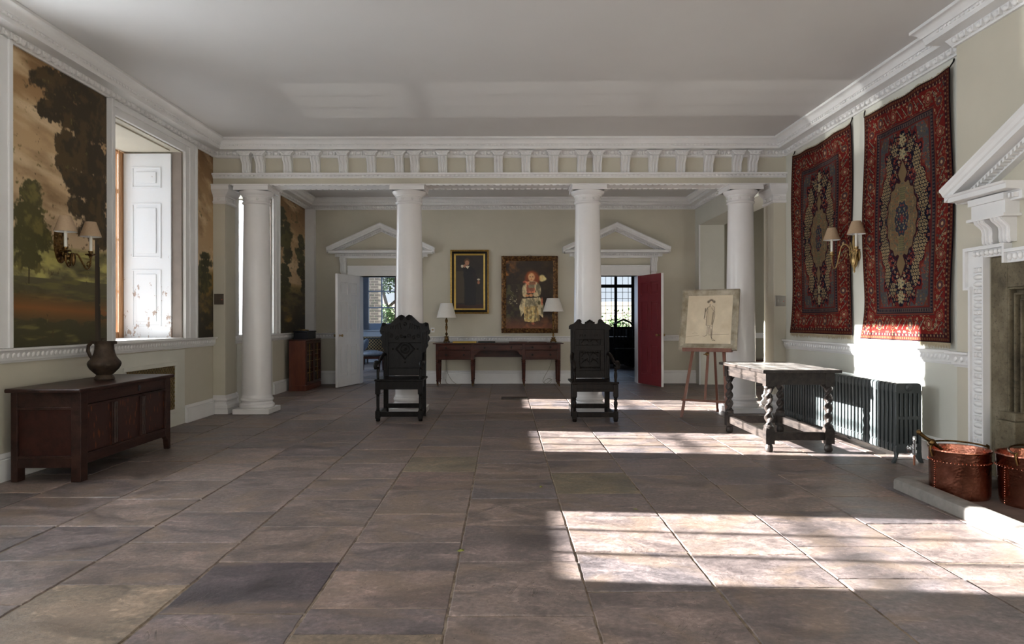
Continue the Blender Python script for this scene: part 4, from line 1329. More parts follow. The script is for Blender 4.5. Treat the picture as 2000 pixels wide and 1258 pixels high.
# ------------------------------------------------------------------ rugs hanging on the right wall
def rug_pic(seed):
    W, H = 236, 378
    p = Pic(W, H, (96, 26, 24))
    rng = np.random.RandomState(seed)
    x = (p.X - .5) * 1.42; y = (p.Y - .5) * 2.28
    dx = .71 - np.abs(x); dy = 1.14 - np.abs(y); d = np.minimum(dx, dy)
    navy = (26, 24, 40); red = (118, 32, 28); cream = (186, 168, 132); rust = (150, 74, 54); blue = (66, 78, 90); tan = (142, 114, 80); pink = (172, 104, 88)
    s_ = np.where(dx < dy, y, x)
    p.mix((d < .014), (34, 26, 32)); p.mix((d >= .014) & (d < .040), (92, 36, 28))
    p.mix(((d >= .016) & (d < .038)) & (np.sin(s_ * 2 * PI / .030) > .3), (120, 86, 56))
    p.mix((d >= .040) & (d < .074), (62, 26, 32)); p.mix(((d >= .048) & (d < .066)) & (np.sin(s_ * 2 * PI / .050) > .5), (150, 118, 88))
    band = (d >= .074) & (d < .238)
    p.mix(band, red)
    ph = s_ / .26; fr = (ph - np.floor(ph)) - .5; par = np.floor(ph).astype(int) % 2
    bc = (d - .156) / .082
    e = (fr / .17) ** 2 + (bc / (.72 - .25 * fr)) ** 2
    p.mix(band & (e < 1), tan); p.mix(band & (e < .78), (104, 38, 32)); p.mix(band & (e < .50) & (par == 0), (70, 76, 82)); p.mix(band & (e < .46) & (par == 1), pink); p.mix(band & (e < .26), (120, 44, 36)); p.mix(band & (e < .10), cream)
    vx = np.abs(bc - 1.3 * (np.abs(fr) - .36) * 3.2 * np.sign(fr))
    vine = (vx < .16) & (np.abs(fr) > .22)
    p.mix(band & vine, (34, 34, 50)); p.mix(band & (vx < .05) & (np.abs(fr) > .22), cream)
    # scattered small flowers laid on a jittered lattice
    def dots(mask, step, rad, cols, prob=1.0, mirror=True, core=True):
        nx = int(.72 / step); ny = int(1.15 / step)
        for i in range(nx):
            for j in range(ny):
                if rng.rand() > prob: continue
                cx = (i + .5 + rng.uniform(-.28, .28) + (j % 2) * .5) * step; cy = (j + .5 + rng.uniform(-.28, .28)) * step
                r0 = rad * rng.uniform(.7, 1.15); col = cols[rng.randint(len(cols))]
                dd = (np.abs(x) - cx) ** 2 + ((np.abs(y) - cy) * rng.uniform(.8, 1.25)) ** 2
                m = mask & (dd < r0 * r0)
                if m.any():
                    p.mix(m, col)
                    if core: p.mix(mask & (dd < (r0 * .40) ** 2), (104, 40, 34) if (i + j) % 2 else (52, 50, 60))
    dots(band & (e > 1.12) & ~vine, .040, .0125, [(176, 150, 112), (160, 126, 90), (150, 70, 50), (90, 84, 72), (186, 162, 124)], .85)
    g2 = (d >= .238) & (d < .322)
    p.mix(g2, (58, 40, 48)); p.mix(g2 & (np.abs(d - .248) < .008), (122, 62, 46)); p.mix(g2 & (np.abs(d - .284) < .016), (98, 82, 74)); p.mix(g2 & (np.abs(d - .284) < .013) & (np.sin(s_ * 2 * PI / .030) > 0), (34, 32, 48))
    p.mix(g2 & (np.abs(d - .315) < .006), (118, 46, 38)); p.mix(g2 & (np.abs(d - .262) < .004), (40, 34, 44))
    f = d >= .322
    spd = (np.sin(np.abs(x) * 16 + np.abs(y) * 9) > .1)
    p.mix(f, (86, 84, 84)); p.mix(f & spd, (116, 62, 48))
    dots(f, .034, .011, [(150, 80, 58), (70, 84, 90), (140, 122, 92), (112, 92, 66)], .95)
    ax, ay = np.abs(x) / .385, np.abs(y) / .815
    lob = .045 * np.cos(np.arctan2(ay, ax) * 24)
    rr = (ax ** 2.4 + ay ** 2.4) ** (1 / 2.4)
    waist = 1.0 - .12 * np.exp(-((np.abs(y) - .44) / .13) ** 2)
    edge = (1.0 + lob) * waist
    p.mix(f & (rr < edge + .045), (112, 40, 36)); fld = f & (rr < edge); p.mix(fld, navy)
    dots(fld, .037, .0125, [cream, (170, 146, 106), pink, rust, (146, 128, 92), (140, 54, 44), (84, 94, 96), (160, 96, 70)], .92)
    for k in range(30):
        cx, cy = rng.uniform(0, .36), rng.uniform(.05, .76); a0 = rng.uniform(0, 6.28)
        for q in range(16):
            a = a0 + q * .36; r0 = .010 + q * .004
            dd = (np.abs(x) - cx - r0 * math.cos(a)) ** 2 + (np.abs(y) - cy - r0 * math.sin(a)) ** 2
            p.mix(fld & (dd < .0042 ** 2), (140, 50, 40))
    # honeycomb clusters of cream blossoms on each side, pale trees at both ends
    for (cx, cy, nc, nr) in ((.270, .28, 5, 7), (.225, .50, 4, 6), (.30, .10, 3, 5), (.12, .66, 3, 3)):
        ox = (np.abs(x) - cx); oy = (np.abs(y) - cy); hw = nc * .0175; hh = nr * .017
        ins = (np.abs(ox) / hw + np.abs(oy) / (hh * 1.15)) < 1.25
        j = np.round(oy / .032); i = np.round((ox - (np.mod(j, 2)) * .017) / .034)
        qx = ox - (np.mod(j, 2)) * .017 - i * .034; qy = oy - j * .032
        dd = np.sqrt(qx ** 2 + qy ** 2)
        p.mix(fld & ins, (34, 28, 42)); p.mix(fld & ins & (dd < .0135), (178, 158, 118)); p.mix(fld & ins & (dd < .0055), (110, 62, 44))
    for cy in (.60, .735):
        for q in range(16):
            a = q * 2.4; r0 = .012 * math.sqrt(q)
            dd = (x - r0 * math.cos(a)) ** 2 + (np.abs(y) - cy - r0 * 1.2 * math.sin(a)) ** 2
            p.mix(f & (dd < .0115 ** 2), (186, 172, 132)); p.mix(f & (dd < .0035 ** 2), (110, 96, 70))
    ang = np.arctan2(y / .40, x / .235)
    md = np.sqrt((x / .225) ** 2 + (y / .36) ** 2) - .04 * np.cos(ang * 16)
    pend = (np.abs(x) / .060 + np.abs(np.abs(y) - .42) / .12) < 1
    p.mix(f & ((md < 1.05) | ((np.abs(x) / .08 + np.abs(np.abs(y) - .42) / .15) < 1)), (58, 28, 36)); med = f & ((md < .98) | pend); p.mix(med, (132, 110, 80))
    dots(f & (md < .93), .026, .0085, [(150, 104, 74), (104, 98, 84), (156, 136, 100), (92, 96, 88), (150, 84, 62)], 1.0, core=False)
    bar = f & (np.abs(x) < .036) & (np.abs(y) > .165) & (np.abs(y) < .30)
    p.mix(bar, (92, 94, 74)); p.mix(bar & ((np.sin(y * 2 * PI / .020) > .2) | (np.sin(x * 2 * PI / .018) > .5)), (134, 122, 86))
    m2 = np.sqrt((x / .092) ** 2 + (y / .160) ** 2) - .07 * np.cos(np.arctan2(y / .155, x / .085) * 10)
    p.mix(m2 < 1.06, (150, 124, 88)); p.mix(m2 < 1.0, (54, 60, 72))
    dots(m2 < .86, .028, .0088, [(96, 98, 96), (140, 66, 54), (150, 130, 96)], 1.0, core=False)
    p.mix(m2 < .22, (132, 58, 50))
    p.im *= (0.88 + .26 * fbm(H, W, 6, 10, seed + 5))[..., None]
    return p
rp = rug_pic(11)
def hang_rug(ya, yb, zt, zb, label, seed, curl):
    t = thing('wall_rug', label, 'rug', (XR - .01, (ya + yb) / 2, zb), 0, 'patterned rugs hung on the right wall')
    r = random.Random(seed); a1, a2, a3 = r.uniform(0, 6), r.uniform(0, 6), r.uniform(0, 6)
    def disp(u, v):
        n = .010 * np.sin(u * 9 + a1) * (1 - v * .4) + .008 * np.sin(v * 7 + a2 + u * 3) + .006 * np.sin(u * 23 + a3)
        n = .030 + n + curl * np.clip(1 - v * 5, 0, 1) ** 2 * np.clip(1 - u * 2.2, 0, 1)
        side = .012 * np.sin(v * 8 + a1) * (u - .5) * 2
        sag = -.022 * np.sin(u * PI) * v - .006 * np.sin(u * 5 * PI) * (v > .9)
        return (n, side, sag)
    w = yb - ya
    # seen from the room the right-hand direction is towards the camera (-Y)
    picture_mesh('rug', rp, 0.55, (XR, yb, zb + .05), (0, -w, 0), (0, 0, zt - zb - .05), 'rug_wool', t, disp, .006)
    for (zz, dz, nm) in ((zb + .05, -1, 'fringe'), (zt, 1, 'fringe')):
        m = MB(); q = yb - .01
        while q > ya + .005:
            L = r.uniform(.035, .055) if dz < 0 else r.uniform(.006, .018)
            u = (yb - q) / w
            if dz < 0: xo, sz = float(disp(np.array(u), np.array(0.0))[0]), float(disp(np.array(u), np.array(0.0))[2])
            else: xo, sz = float(disp(np.array(u), np.array(1.0))[0]), float(disp(np.array(u), np.array(1.0))[2])
            j = r.uniform(-.006, .006)
            m.add([(XR - xo - .003, q, zz + sz), (XR - xo - .003, q - .009, zz + sz), (XR - xo + j - .002, q - .007 + j, zz + sz + dz * L), (XR - xo + j - .002, q - .002 + j, zz + sz + dz * L), (XR - xo + .004, q - .004, zz + sz)],
                  [(0, 1, 2, 3), (0, 4, 1), (1, 4, 2), (4, 3, 2), (0, 3, 4)])
            q -= .010
        O('fringe', m, 'fringe', t)
    for q in (ya + .01, yb - .01):
        m = MB()
        xo = float(disp(np.array((yb - q) / w), np.array(1.0))[0])
        m.tube([(XR - xo, q, zt - .01), (XR - .012, q, zt + .035), (XR - .004, q, zt + .062)], .006, 6)
        O('hanging_loop', m, 'black_oak', t)
hang_rug(7.16, 8.60, 3.27, .995, 'red and navy medallion rug hanging on the wall nearer the columns', 3, .02)
hang_rug(5.54, 6.93, 3.265, .965, 'red and navy medallion rug hanging on the wall beside the fireplace pediment', 5, .05)

# ------------------------------------------------------------------ wall sconces
def lampshade(t, cx, cy, z0, z1, r0, r1, mat, sm=60):
    m = MB()
    n = 32; vs = []; fs = []
    for (r, z) in ((r0, z0), (r1, z1), (r1 - .003, z1), (r0 - .003, z0)):
        for i in range(n): vs.append((cx + r * math.cos(2 * PI * i / n), cy + r * math.sin(2 * PI * i / n), z))
    for k in range(4):
        for i in range(n):
            j = (i + 1) % n; q = (k + 1) % 4
            fs.append((k * n + i, k * n + j, q * n + j, q * n + i)); m.m.append(1 if k == 2 else 0)
    m.v = vs; m.f = fs
    return O('lamp_shade', m, [mat, 'shade_lining'], t, smooth=sm)

def sconce(label, wx, y, inward, ox, spread, zcup, zlow, plate, brassmat):
    """wx wall plane, inward = +1/-1 direction into the room, ox = reach, spread = half the distance between the candles"""
    t = thing('wall_sconce', label, 'wall light', (wx + inward * .02, y, zlow - .05))
    m = MB()
    R = Matrix.Translation((wx, y, 0))
    if plate == 'oval':
        m.M = Matrix.Translation((wx, y, zcup + .09)) @ Matrix.Rotation(PI / 2, 4, 'Y') if inward > 0 else Matrix.Translation((wx, y, zcup + .09)) @ Matrix.Rotation(-PI / 2, 4, 'Y')
        m.lathe([(.001, 0), (.105, 0), (.105, .006), (.090, .012), (.080, .010), (.060, .020), (.030, .026), (.001, .028)], 0, 0, 0, 28, sx=1.75, sy=.85, cap=False)
        for k in range(14):
            a = 2 * PI * k / 14
            m.ball(.092 * 1.75 * math.cos(a), .092 * .85 * math.sin(a), .012, .012, .009, .008, 6, 4)
        for q in (-.09, -.03, .04, .10): m.ball(q, 0, .026, .026, .018, .012, 8, 5)
        for q in (-.06, .01, .07):
            for s in (-1, 1): m.ball(q, s * .035, .020, .018, .014, .010, 6, 4)
        m.M = Matrix.Identity(4)
        m.ball(wx + inward * .06, y, zcup - .03, .035, .028, .030, 10, 7); m.ball(wx + inward * .11, y, zcup - .045, .022, .022, .045, 8, 6)
        m.lathe([(.002, -.115), (.014, -.09), (.020, -.06), (.010, -.03), (.016, -.01)], wx + inward * .11, y, zcup, 10)
    else:
        m.lathe([(.002, -.215), (.007, -.205), (.011, -.195), (.006, -.185), (.012, -.175), (.010, -.165), (.028, -.14), (.036, -.10), (.034, -.06), (.022, -.03), (.018, .0), (.022, .03), (.018, .05), (.020, .12), (.014, .14), (.018, .16), (.008, .175), (.002, .18)], wx + inward * .045, y, zcup, 16)
        m.ball(wx + inward * .008, y, zcup - .03, .012, .05, .07, 14, 8)
    O('back_plate', m, brassmat, t, smooth=50)
    for s in (-1, 1):
        cx, cy = wx + inward * ox, y + s * spread
        m = MB()
        pts = []
        if plate == 'oval':
            ctl = [(.10, .02, -.02), (.125, .22, -.012), (.14, .42, -.065), (.155, .62, -.125), (.16, .82, -.125), (.16, .97, -.085), (.16, 1.0, -.03)]
        else:
            ctl = [(.045, .02, -.03), (.075, .10, .055), (.095, .22, .090), (.11, .35, .07), (.12, .42, .0), (.125, .50, -.07), (.13, .65, -.145), (.13, .80, -.15), (.13, .94, -.10), (.13, 1.0, -.02)]
        # smooth the control polygon
        for i in range(len(ctl) - 1):
            for q in range(4):
                f = q / 4; p = [ctl[max(0, i - 1)], ctl[i], ctl[i + 1], ctl[min(len(ctl) - 1, i + 2)]]
                c = []
                for k in range(3):
                    a, b, cc, d = p[0][k], p[1][k], p[2][k], p[3][k]
                    c.append(.5 * (2 * b + (cc - a) * f + (2 * a - 5 * b + 4 * cc - d) * f * f + (3 * b - a - 3 * cc + d) * f ** 3))
                pts.append(c)
        pts.append(list(ctl[-1]))
        P = [(wx + inward * (a * ox / ctl[-1][0]), y + s * spread * b, zcup + c) for a, b, c in pts]
        m.tube(P, .0062 if plate != 'oval' else .0075, 8)
        if plate == 'oval':
            k0 = P[len(P) * 2 // 3]
            for q in range(10):
                a = q * .7; rr_ = .030 - q * .002
                m.ball(k0[0], k0[1] + s * .0 + rr_ * math.cos(a) , k0[2] + .032 + rr_ * math.sin(a), .007, n=6, k=4)
        else:
            k0 = P[len(P) // 2]; m.ball(k0[0], k0[1], k0[2], .011, .011, .020, 8, 6)
            cc = [(wx + inward * (.09), y + s * spread * .30 + .028 * math.cos(a), zcup - .028 + .028 * math.sin(a)) for a in [x * .5 for x in range(10)]]
            m.tube(cc, .004, 6)
        O('arm', m, brassmat, t, smooth=50)
        m = MB()
        m.lathe([(.004, -.038), (.014, -.030), (.012, -.020), (.024, -.010), (.036, -.002), (.038, .002), (.016, .004), (.015, .014), (.020, .018), (.020, .030), (.014, .030)], cx, cy, zcup, 18)
        if plate == 'oval':
            for k in range(8):
                a = 2 * PI * k / 8; m.ball(cx + .034 * math.cos(a), cy + .034 * math.sin(a), zcup - .002, .012, .012, .007, 6, 4)
        O('candle_cup', m, brassmat, t, smooth=50)
        m = MB(); m.lathe([(.0125, .028), (.0125, .16)], cx, cy, zcup, 14); O('candle_tube', m, 'candle_white', t, smooth=50)
        lampshade(t, cx, cy, zcup + .155, zcup + .285, .087, .043, 'shade_tan')
    return t
sconce('ornate gilt double-arm wall light with tan shades on the landscape mural above the chest', XL + .006, 5.82, 1, .155, .172, 1.79, 1.63, 'oval', 'old_brass')
sconce('plain brass double-arm wall light with tan shades between the two hanging rugs', XR, 7.06, -1, .155, .255, 1.905, 1.70, 'bulb', 'brass')

# ------------------------------------------------------------------ murals on the left wall
def streak(p, n):
    yi = np.clip((p.Y * p.h * 1.0 + (1 - p.X) * p.h * .07).astype(int) , 0, n.shape[0] - 1); xi = (p.X * (n.shape[1] - 1)).astype(int)
    return n[yi, xi]
def sky_clouds(p, seed, top, mid, low):
    p.grad([(0, top), (.25, mid), (.62, low), (1, low)])
    n = streak(p, fbm(p.h * 2, p.w, 2.2, 26, seed, 5)); sh = streak(p, fbm(p.h * 2, p.w, 1.6, 32, seed + 1, 5))
    p.mix((n - .50) * 2.8, (112, 88, 60)); p.mix((sh - .50) * 2.8, (192, 170, 138))
def foliage(p, blobs, seed, col, hi, edge=.33):
    fl = fbm(p.h, p.w, p.w / 6.5, p.h / 6.5, seed, 3, .6); big = fbm(p.h, p.w, p.w / 22, p.h / 22, seed + 3, 3)
    mask = np.zeros((p.h, p.w))
    for (cx, cy, rx, ry) in blobs:
        d = np.sqrt(((p.X - cx) / rx) ** 2 + ((p.Y - cy) / ry) ** 2)
        mask = np.maximum(mask, 1.25 - d)
    m = (mask + (fl - .5) * .85 + (big - .5) * .55 - .25) * 5
    p.mix(m, col)
    p.mix(np.clip(m, 0, 1) * np.clip((big - .5) * 3.5 + (fl - .5) * 1.2, 0, .6), hi)

def mural1():
    p = Pic(240, 416, (0, 0, 0))
    sky_clouds(p, 3, (116, 84, 50), (166, 138, 102), (180, 156, 126))
    g = fbm(416, 240, 3, 16, 21, 5)
    hor = .615 + .02 * np.sin(p.X * 3)
    land = np.clip((p.Y - hor) * 40, 0, 1)
    base = np.zeros_like(p.im)
    t = np.clip((p.Y - .61) / .39, 0, 1)
    for c, (a, b, d) in enumerate(((128, 82, 54), (120, 76, 50), (70, 52, 32))):
        base[..., c] = np.interp(t, [0, .35, 1], [a, b, d])
    p.im = p.im * (1 - land[..., None]) + base * land[..., None]
    p.mix(land * (g - .48) * 5 * (p.Y < .76), (158, 150, 88)); p.mix(land * (.48 - g) * 4, (58, 54, 32)); p.mix(land * (fbm(416, 240, 4, 60, 77, 4) - .55) * 5, (96, 88, 50))
    p.mix(land * np.clip(1 - np.abs(p.Y - .86 - .02 * p.X) * 16, 0, 1) * (fbm(416, 240, 3, 26, 5, 4) > .45), (116, 76, 40))
    # big tree on the right
    p.quad([(.855, .58), (.905, .58), (.925, 1.0), (.855, 1.0)], (54, 44, 34)); p.quad([(.885, .58), (.905, .58), (.925, 1.0), (.895, 1.0)], (40, 33, 26))
    bl = [(.80, .03, .40, .09), (.42, .055, .17, .055), (.55, .13, .26, .075), (.36, .165, .13, .045), (.80, .14, .32, .10), (.62, .27, .20, .075), (.82, .27, .25, .10), (.52, .33, .10, .055), (.66, .39, .17, .06), (.85, .40, .22, .10), (.68, .475, .13, .05), (.88, .50, .18, .085), (.80, .56, .16, .03), (.95, .57, .08, .055), (.27, .07, .10, .035)]
    foliage(p, bl, 41, (50, 40, 26), (84, 66, 38))
    # small tree on the left
    p.line([(.185, .78), (.19, .66)], .008, (52, 42, 24))
    foliage(p, [(.21, .475, .11, .055), (.17, .55, .15, .07), (.15, .63, .18, .06), (.30, .62, .12, .055), (.18, .70, .13, .045), (.24, .55, .10, .05)], 52, (66, 62, 34), (118, 104, 56))
    return p
def mural2(seed, trees):
    p = Pic(110, 312, (0, 0, 0))
    sky_clouds(p, seed, (92, 64, 36), (150, 122, 86), (168, 142, 110))
    g = fbm(312, 110, 2, 20, seed + 4, 5)
    land = np.clip((p.Y - .62) * 30, 0, 1); base = np.zeros_like(p.im); t = np.clip((p.Y - .61) / .39, 0, 1)
    for c, (a, b, d) in enumerate(((132, 76, 30), (112, 66, 26), (62, 44, 20))): base[..., c] = np.interp(t, [0, .35, 1], [a, b, d])
    p.im = p.im * (1 - land[..., None]) + base * land[..., None]
    p.mix(land * (g - .5) * 4, (122, 94, 46)); p.mix(land * (.5 - g) * 4, (40, 34, 20))
    for (x, y0, y1, w) in trees:
        p.line([(x, y1 + .05), (x, y0 + .05)], .014, (44, 36, 24))
        bl = []; n = 6
        for k in range(n):
            f = k / (n - 1); bl.append((x + math.sin(k * 2.3) * w * .3, y0 + (y1 - y0) * f, w * (.45 + .55 * math.sin(PI * min(1, f + .2) * .8)), (y1 - y0) / n * .9))
        foliage(p, bl, seed + int(x * 50), (48, 46, 26), (88, 80, 44))
    return p
def mural(name, y0, y1, z0, z1, pic, label):
    return tag(picture_mesh(name, pic, 1.35, (XL + .006, y0, z0), (0, y1 - y0, 0), (0, 0, z1 - z0), 'mural_paint'), label, 'mural')
mural('landscape_mural', 5.195, 6.50, .999, 3.334, mural1(), 'wide painted landscape with a tall dark tree on the wall behind the gilt sconce')
mural('landscape_mural', 8.335, 8.875, .999, 3.334, mural2(71, [(.55, .56, .74, .40)]), 'narrow painted landscape with one small tree between the shuttered window and pilaster')
mural('landscape_mural', 11.43, 12.965, .999, 3.334, mural2(83, [(.13, .10, .34, .16), (.30, .20, .52, .20), (.22, .52, .72, .24), (.82, .26, .52, .18), (.92, .5, .66, .12)]), 'painted landscape with tall feathery trees in the far corner behind the columns')

# ------------------------------------------------------------------ pictures on the back wall
def frame_rect(m, x0, x1, z0, z1, w, y0, y1, mi=0):
    m.box(x0, x1, y0, y1, z0, z0 + w, mi); m.box(x0, x1, y0, y1, z1 - w, z1, mi); m.box(x0, x0 + w, y0, y1, z0 + w, z1 - w, mi); m.box(x1 - w, x1, y0, y1, z0 + w, z1 - w, mi)
def slope_frame(m, x0, x1, z0, z1, w, ya, yb, yw):
    """moulding that slopes from depth ya at the outside to yb at the inside; yw is the wall"""
    o = [(x0, z0), (x1, z0), (x1, z1), (x0, z1)]; i = [(x0 + w, z0 + w), (x1 - w, z0 + w), (x1 - w, z1 - w), (x0 + w, z1 - w)]
    vs = [(a, ya, b) for a, b in o] + [(a, yb, b) for a, b in i] + [(a, yw, b) for a, b in o] + [(a, yw, b) for a, b in i]
    fs = []
    for k in range(4):
        j = (k + 1) % 4
        fs += [(k, j, 4 + j, 4 + k), (8 + k, k + 12, 12 + j, 8 + j), (k, 8 + k, 8 + j, j), (4 + k, 4 + j, 12 + j, 12 + k)]
    m.add(vs, fs)

def boy_pic():
    p = Pic(96, 176, (40, 34, 30)); n = fbm(176, 96, 4, 7, 4, 4)
    p.mix((n - .45) * 2, (54, 44, 36))
    p.rect(0, .30, .30, .90, (64, 54, 42)); p.rect(0, 1, .92, 1, (56, 32, 24))
    p.ell(.50, .36, .22, .15, (24, 22, 24), .25); p.quad([(.30, .36), (.62, .34), (.74, .62), (.72, .94), (.32, .94), (.34, .6)], (27, 25, 27)); p.quad([(.62, .30), (.72, .36), (.86, .48), (.80, .52), (.60, .42)], (34, 26, 26))
    p.quad([(.25, .25), (.33, .22), (.42, .34), (.33, .38)], (30, 27, 28))
    p.ell(.405, .115, .105, .056, (82, 56, 36), .3); p.ell(.41, .145, .075, .050, (164, 118, 92), .3); p.ell(.385, .14, .012, .005, (50, 34, 26), .4); p.ell(.44, .14, .012, .005, (50, 34, 26), .4); p.ell(.415, .17, .018, .005, (132, 66, 54), .4)
    p.quad([(.33, .20), (.50, .20), (.43, .255)], (196, 184, 160)); p.ell(.32, .20, .05, .03, (160, 112, 86), .3); p.ell(.235, .205, .045, .028, (190, 178, 156), .3)
    p.ell(.82, .455, .055, .018, (186, 174, 150), .3); p.ell(.82, .51, .045, .035, (150, 98, 74), .3)
    return p
def girl_pic():
    p = Pic(120, 172, (44, 33, 24)); n = fbm(172, 120, 5, 7, 14, 5); n2 = fbm(172, 120, 14, 20, 15, 4)
    p.mix((n - .48) * 3, (66, 50, 34)); p.mix(np.clip(1 - p.X * 3.2, 0, 1) * np.clip((n - .42) * 5, 0, 1) * (p.Y < .22), (176, 118, 56))
    p.mix(np.clip(1 - p.X * 2.2, 0, 1) * np.clip((n2 - .5) * 6, 0, .8) * (p.Y > .35), (82, 84, 50)); p.mix(np.clip((p.Y - .80) * 6, 0, 1), (98, 58, 36)); p.mix(np.clip((p.Y - .78) * 6, 0, 1) * np.clip((n - .5) * 6, 0, .7), (126, 80, 50))
    for q in range(26):
        r = random.Random(q); p.ell(.06 + r.random() * .18, .42 + r.random() * .22, .008, .006, (170, 168, 150), .4)
    p.ell(.76, .26, .07, .05, (214, 200, 150), .4); p.ell(.81, .27, .045, .025, (220, 206, 160), .5)
    p.ell(.555, .27, .155, .12, (126, 62, 32), .35); p.ell(.54, .22, .10, .06, (150, 82, 42), .35)
    p.ell(.54, .245, .070, .062, (222, 172, 134), .3)
    for s in (-.028, .028): p.ell(.54 + s, .24, .012, .006, (60, 40, 32), .5)
    p.ell(.54, .282, .018, .006, (176, 78, 62), .5); p.ell(.54, .262, .006, .012, (196, 140, 108), .5)
    p.ell(.55, .375, .15, .075, (206, 196, 168), .25); p.ell(.395, .44, .055, .085, (196, 186, 158), .25); p.ell(.685, .44, .055, .085, (186, 176, 150), .25)
    p.quad([(.42, .31), (.62, .31), (.64, .35), (.46, .36)], (216, 150, 118)); p.quad([(.43, .33), (.475, .33), (.485, .48), (.44, .48)], (214, 130, 104)); p.quad([(.48, .40), (.62, .40), (.62, .475), (.48, .475)], (214, 136, 110)); p.ell(.40, .315, .04, .018, (210, 120, 98), .3)
    p.ell(.40, .50, .045, .04, (204, 190, 158), .3); p.ell(.63, .50, .06, .035, (200, 188, 158), .3); p.ell(.45, .515, .04, .02, (198, 142, 104), .3); p.ell(.53, .51, .04, .025, (206, 152, 112), .3)
    p.quad([(.34, .56), (.72, .54), (.80, .66), (.78, .84), (.68, .78), (.60, .70), (.42, .72), (.32, .82), (.28, .68)], (204, 194, 164)); p.quad([(.38, .68), (.66, .66), (.72, .88), (.56, .91), (.38, .89)], (206, 184, 130))
    p.line([(.46, .68), (.44, .88)], .010, (150, 122, 78)); p.line([(.56, .68), (.57, .89)], .008, (232, 214, 166)); p.line([(.64, .68), (.68, .86)], .010, (160, 132, 86))
    m = fbm(172, 120, 30, 40, 3, 3); p.mix((p.Y > .54) * (p.Y < .86) * (np.abs(p.X - .54) < .26) * np.clip((m - .60) * 6, 0, .5) * (p.im[..., 0] > 170), (236, 226, 196))
    p.ell(.70, .62, .03, .03, (96, 90, 60), .5); p.ell(.76, .60, .02, .06, (204, 128, 104), .5)
    p.ell(.57, .925, .032, .018, (160, 92, 70), .4)
    lit = np.clip((p.im.mean(-1) - 90) / 60, 0, 1) * (p.Y > .31)
    fold = fbm(172, 120, 20, 7, 31, 4) * .7 + fbm(172, 120, 40, 40, 33, 3) * .3
    p.im *= (1 - lit * np.clip((.56 - fold) * 3.0, 0, .38))[..., None]
    p.im *= (.84 + .3 * fbm(172, 120, 30, 40, 35, 3))[..., None]
    p.im *= np.array([1, .95, .86])
    return p
def wall_painting(x0, x1, z0, z1, label, kind):
    y = YK
    t = thing('framed_painting', label, 'painting', ((x0 + x1) / 2, y - .01, z0))
    if kind == 'boy':
        m = MB(); slope_frame(m, x0, x1, z0, z1, .030, y - .045, y - .055, y - .001)
        for (a, e) in (((x0, z0), (x1, z0)), ((x0, z1 - .03), (x1, z1 - .03))):
            k = a[0] + .012
            while k < e[0] - .01: m.ball(k, y - .050, a[1] + .015, .008, n=6, k=4); k += .022
        for xx in (x0 + .015, x1 - .015):
            k = z0 + .02
            while k < z1: m.ball(xx, y - .050, k, .008, n=6, k=4); k += .022
        O('outer_frame', m, 'gilt', t)
        m = MB(); slope_frame(m, x0 + .030, x1 - .030, z0 + .030, z1 - .030, .042, y - .045, y - .030, y - .002); O('black_frame', m, 'ebony', t)
        m = MB(); slope_frame(m, x0 + .072, x1 - .072, z0 + .072, z1 - .072, .034, y - .036, y - .026, y - .003); O('gilt_slip', m, 'gilt_bright', t)
        a = .104; pic = boy_pic()
    else:
        m = MB(); slope_frame(m, x0, x1, z0, z1, .035, y - .050, y - .070, y - .001); slope_frame(m, x0 + .035, x1 - .035, z0 + .035, z1 - .035, .055, y - .070, y - .035, y - .002)
        r = random.Random(2)
        for k in range(420):
            s = r.random(); w = r.uniform(.01, .085)
            if r.random() < .5: px, pz = x0 + s * (x1 - x0), (z0 + w if r.random() < .5 else z1 - w)
            else: px, pz = (x0 + w if r.random() < .5 else x1 - w), z0 + s * (z1 - z0)
            m.ball(px, y - .055 - (.015 if w < .06 else -.005), pz, r.uniform(.007, .014), .008, r.uniform(.007, .014), 6, 4)
        O('carved_frame', m, 'gilt_brown', t)
        m = MB(); m.tube([((x0 + x1) / 2 - .05, y - .02, z1 - .005), ((x0 + x1) / 2, y - .02, z1 + .028), ((x0 + x1) / 2 + .05, y - .02, z1 - .005)], .006, 6); O('crest', m, 'silver_gilt', t)
        a = .088; pic = girl_pic()
    picture_mesh('canvas', pic, 1.3, (x0 + a, y - .028, z0 + a), (x1 - x0 - 2 * a, 0, 0), (0, 0, z1 - z0 - 2 * a), 'canvas_paint', t)
wall_painting(-1.032, -.295, 1.338, 2.560, 'tall dark portrait of a child in black inside a black and gilt frame', 'boy')
wall_painting(-.055, 1.025, .968, 2.440, 'portrait of a red-haired child in a pale dress with pink sash in carved gilt frame', 'girl')

# ------------------------------------------------------------------ easel with framed drawing
EZ = math.radians(-29)
easel = thing('easel', 'reddish wooden easel standing left of the barley-twist table', 'easel', (2.44, 8.35, 0), EZ)
def EO(name, m, mat, **k): return O(name, m, mat, easel, local=True, **k)
for s in (-1, 1):
    m = MB(); m.beam((s * .275, 0, 0.004), (s * .12, .43, 1.48), .034, .022, up=(0, 1, .3)); EO('leg', m, 'easel_wood')
m = MB(); m.beam((.02, .70, 0.004), (.0, .47, 1.46), .030, .020, up=(0, 1, 0)); EO('leg', m, 'easel_wood')
m = MB(); m.beam((.0, .06, .21), (0, .44, 1.50), .030, .020, up=(0, 1, .3)); EO('mast', m, 'easel_wood')
m = MB(); m.box(-.285, .285, .030, .050, .200, .226); EO('cross_bar', m, 'easel_wood')
m = MB(); m.box(-.30, .30, .14, .235, .812, .842); m.box(-.30, .30, .135, .150, .812, .86); EO('picture_ledge', m, 'easel_wood', bevel=.003)
m = MB(); m.ball(0, .15, .785, .022); m.beam((-.035, .14, .78), (.035, .14, .78), .012, .012); EO('clamp', m, 'old_brass')
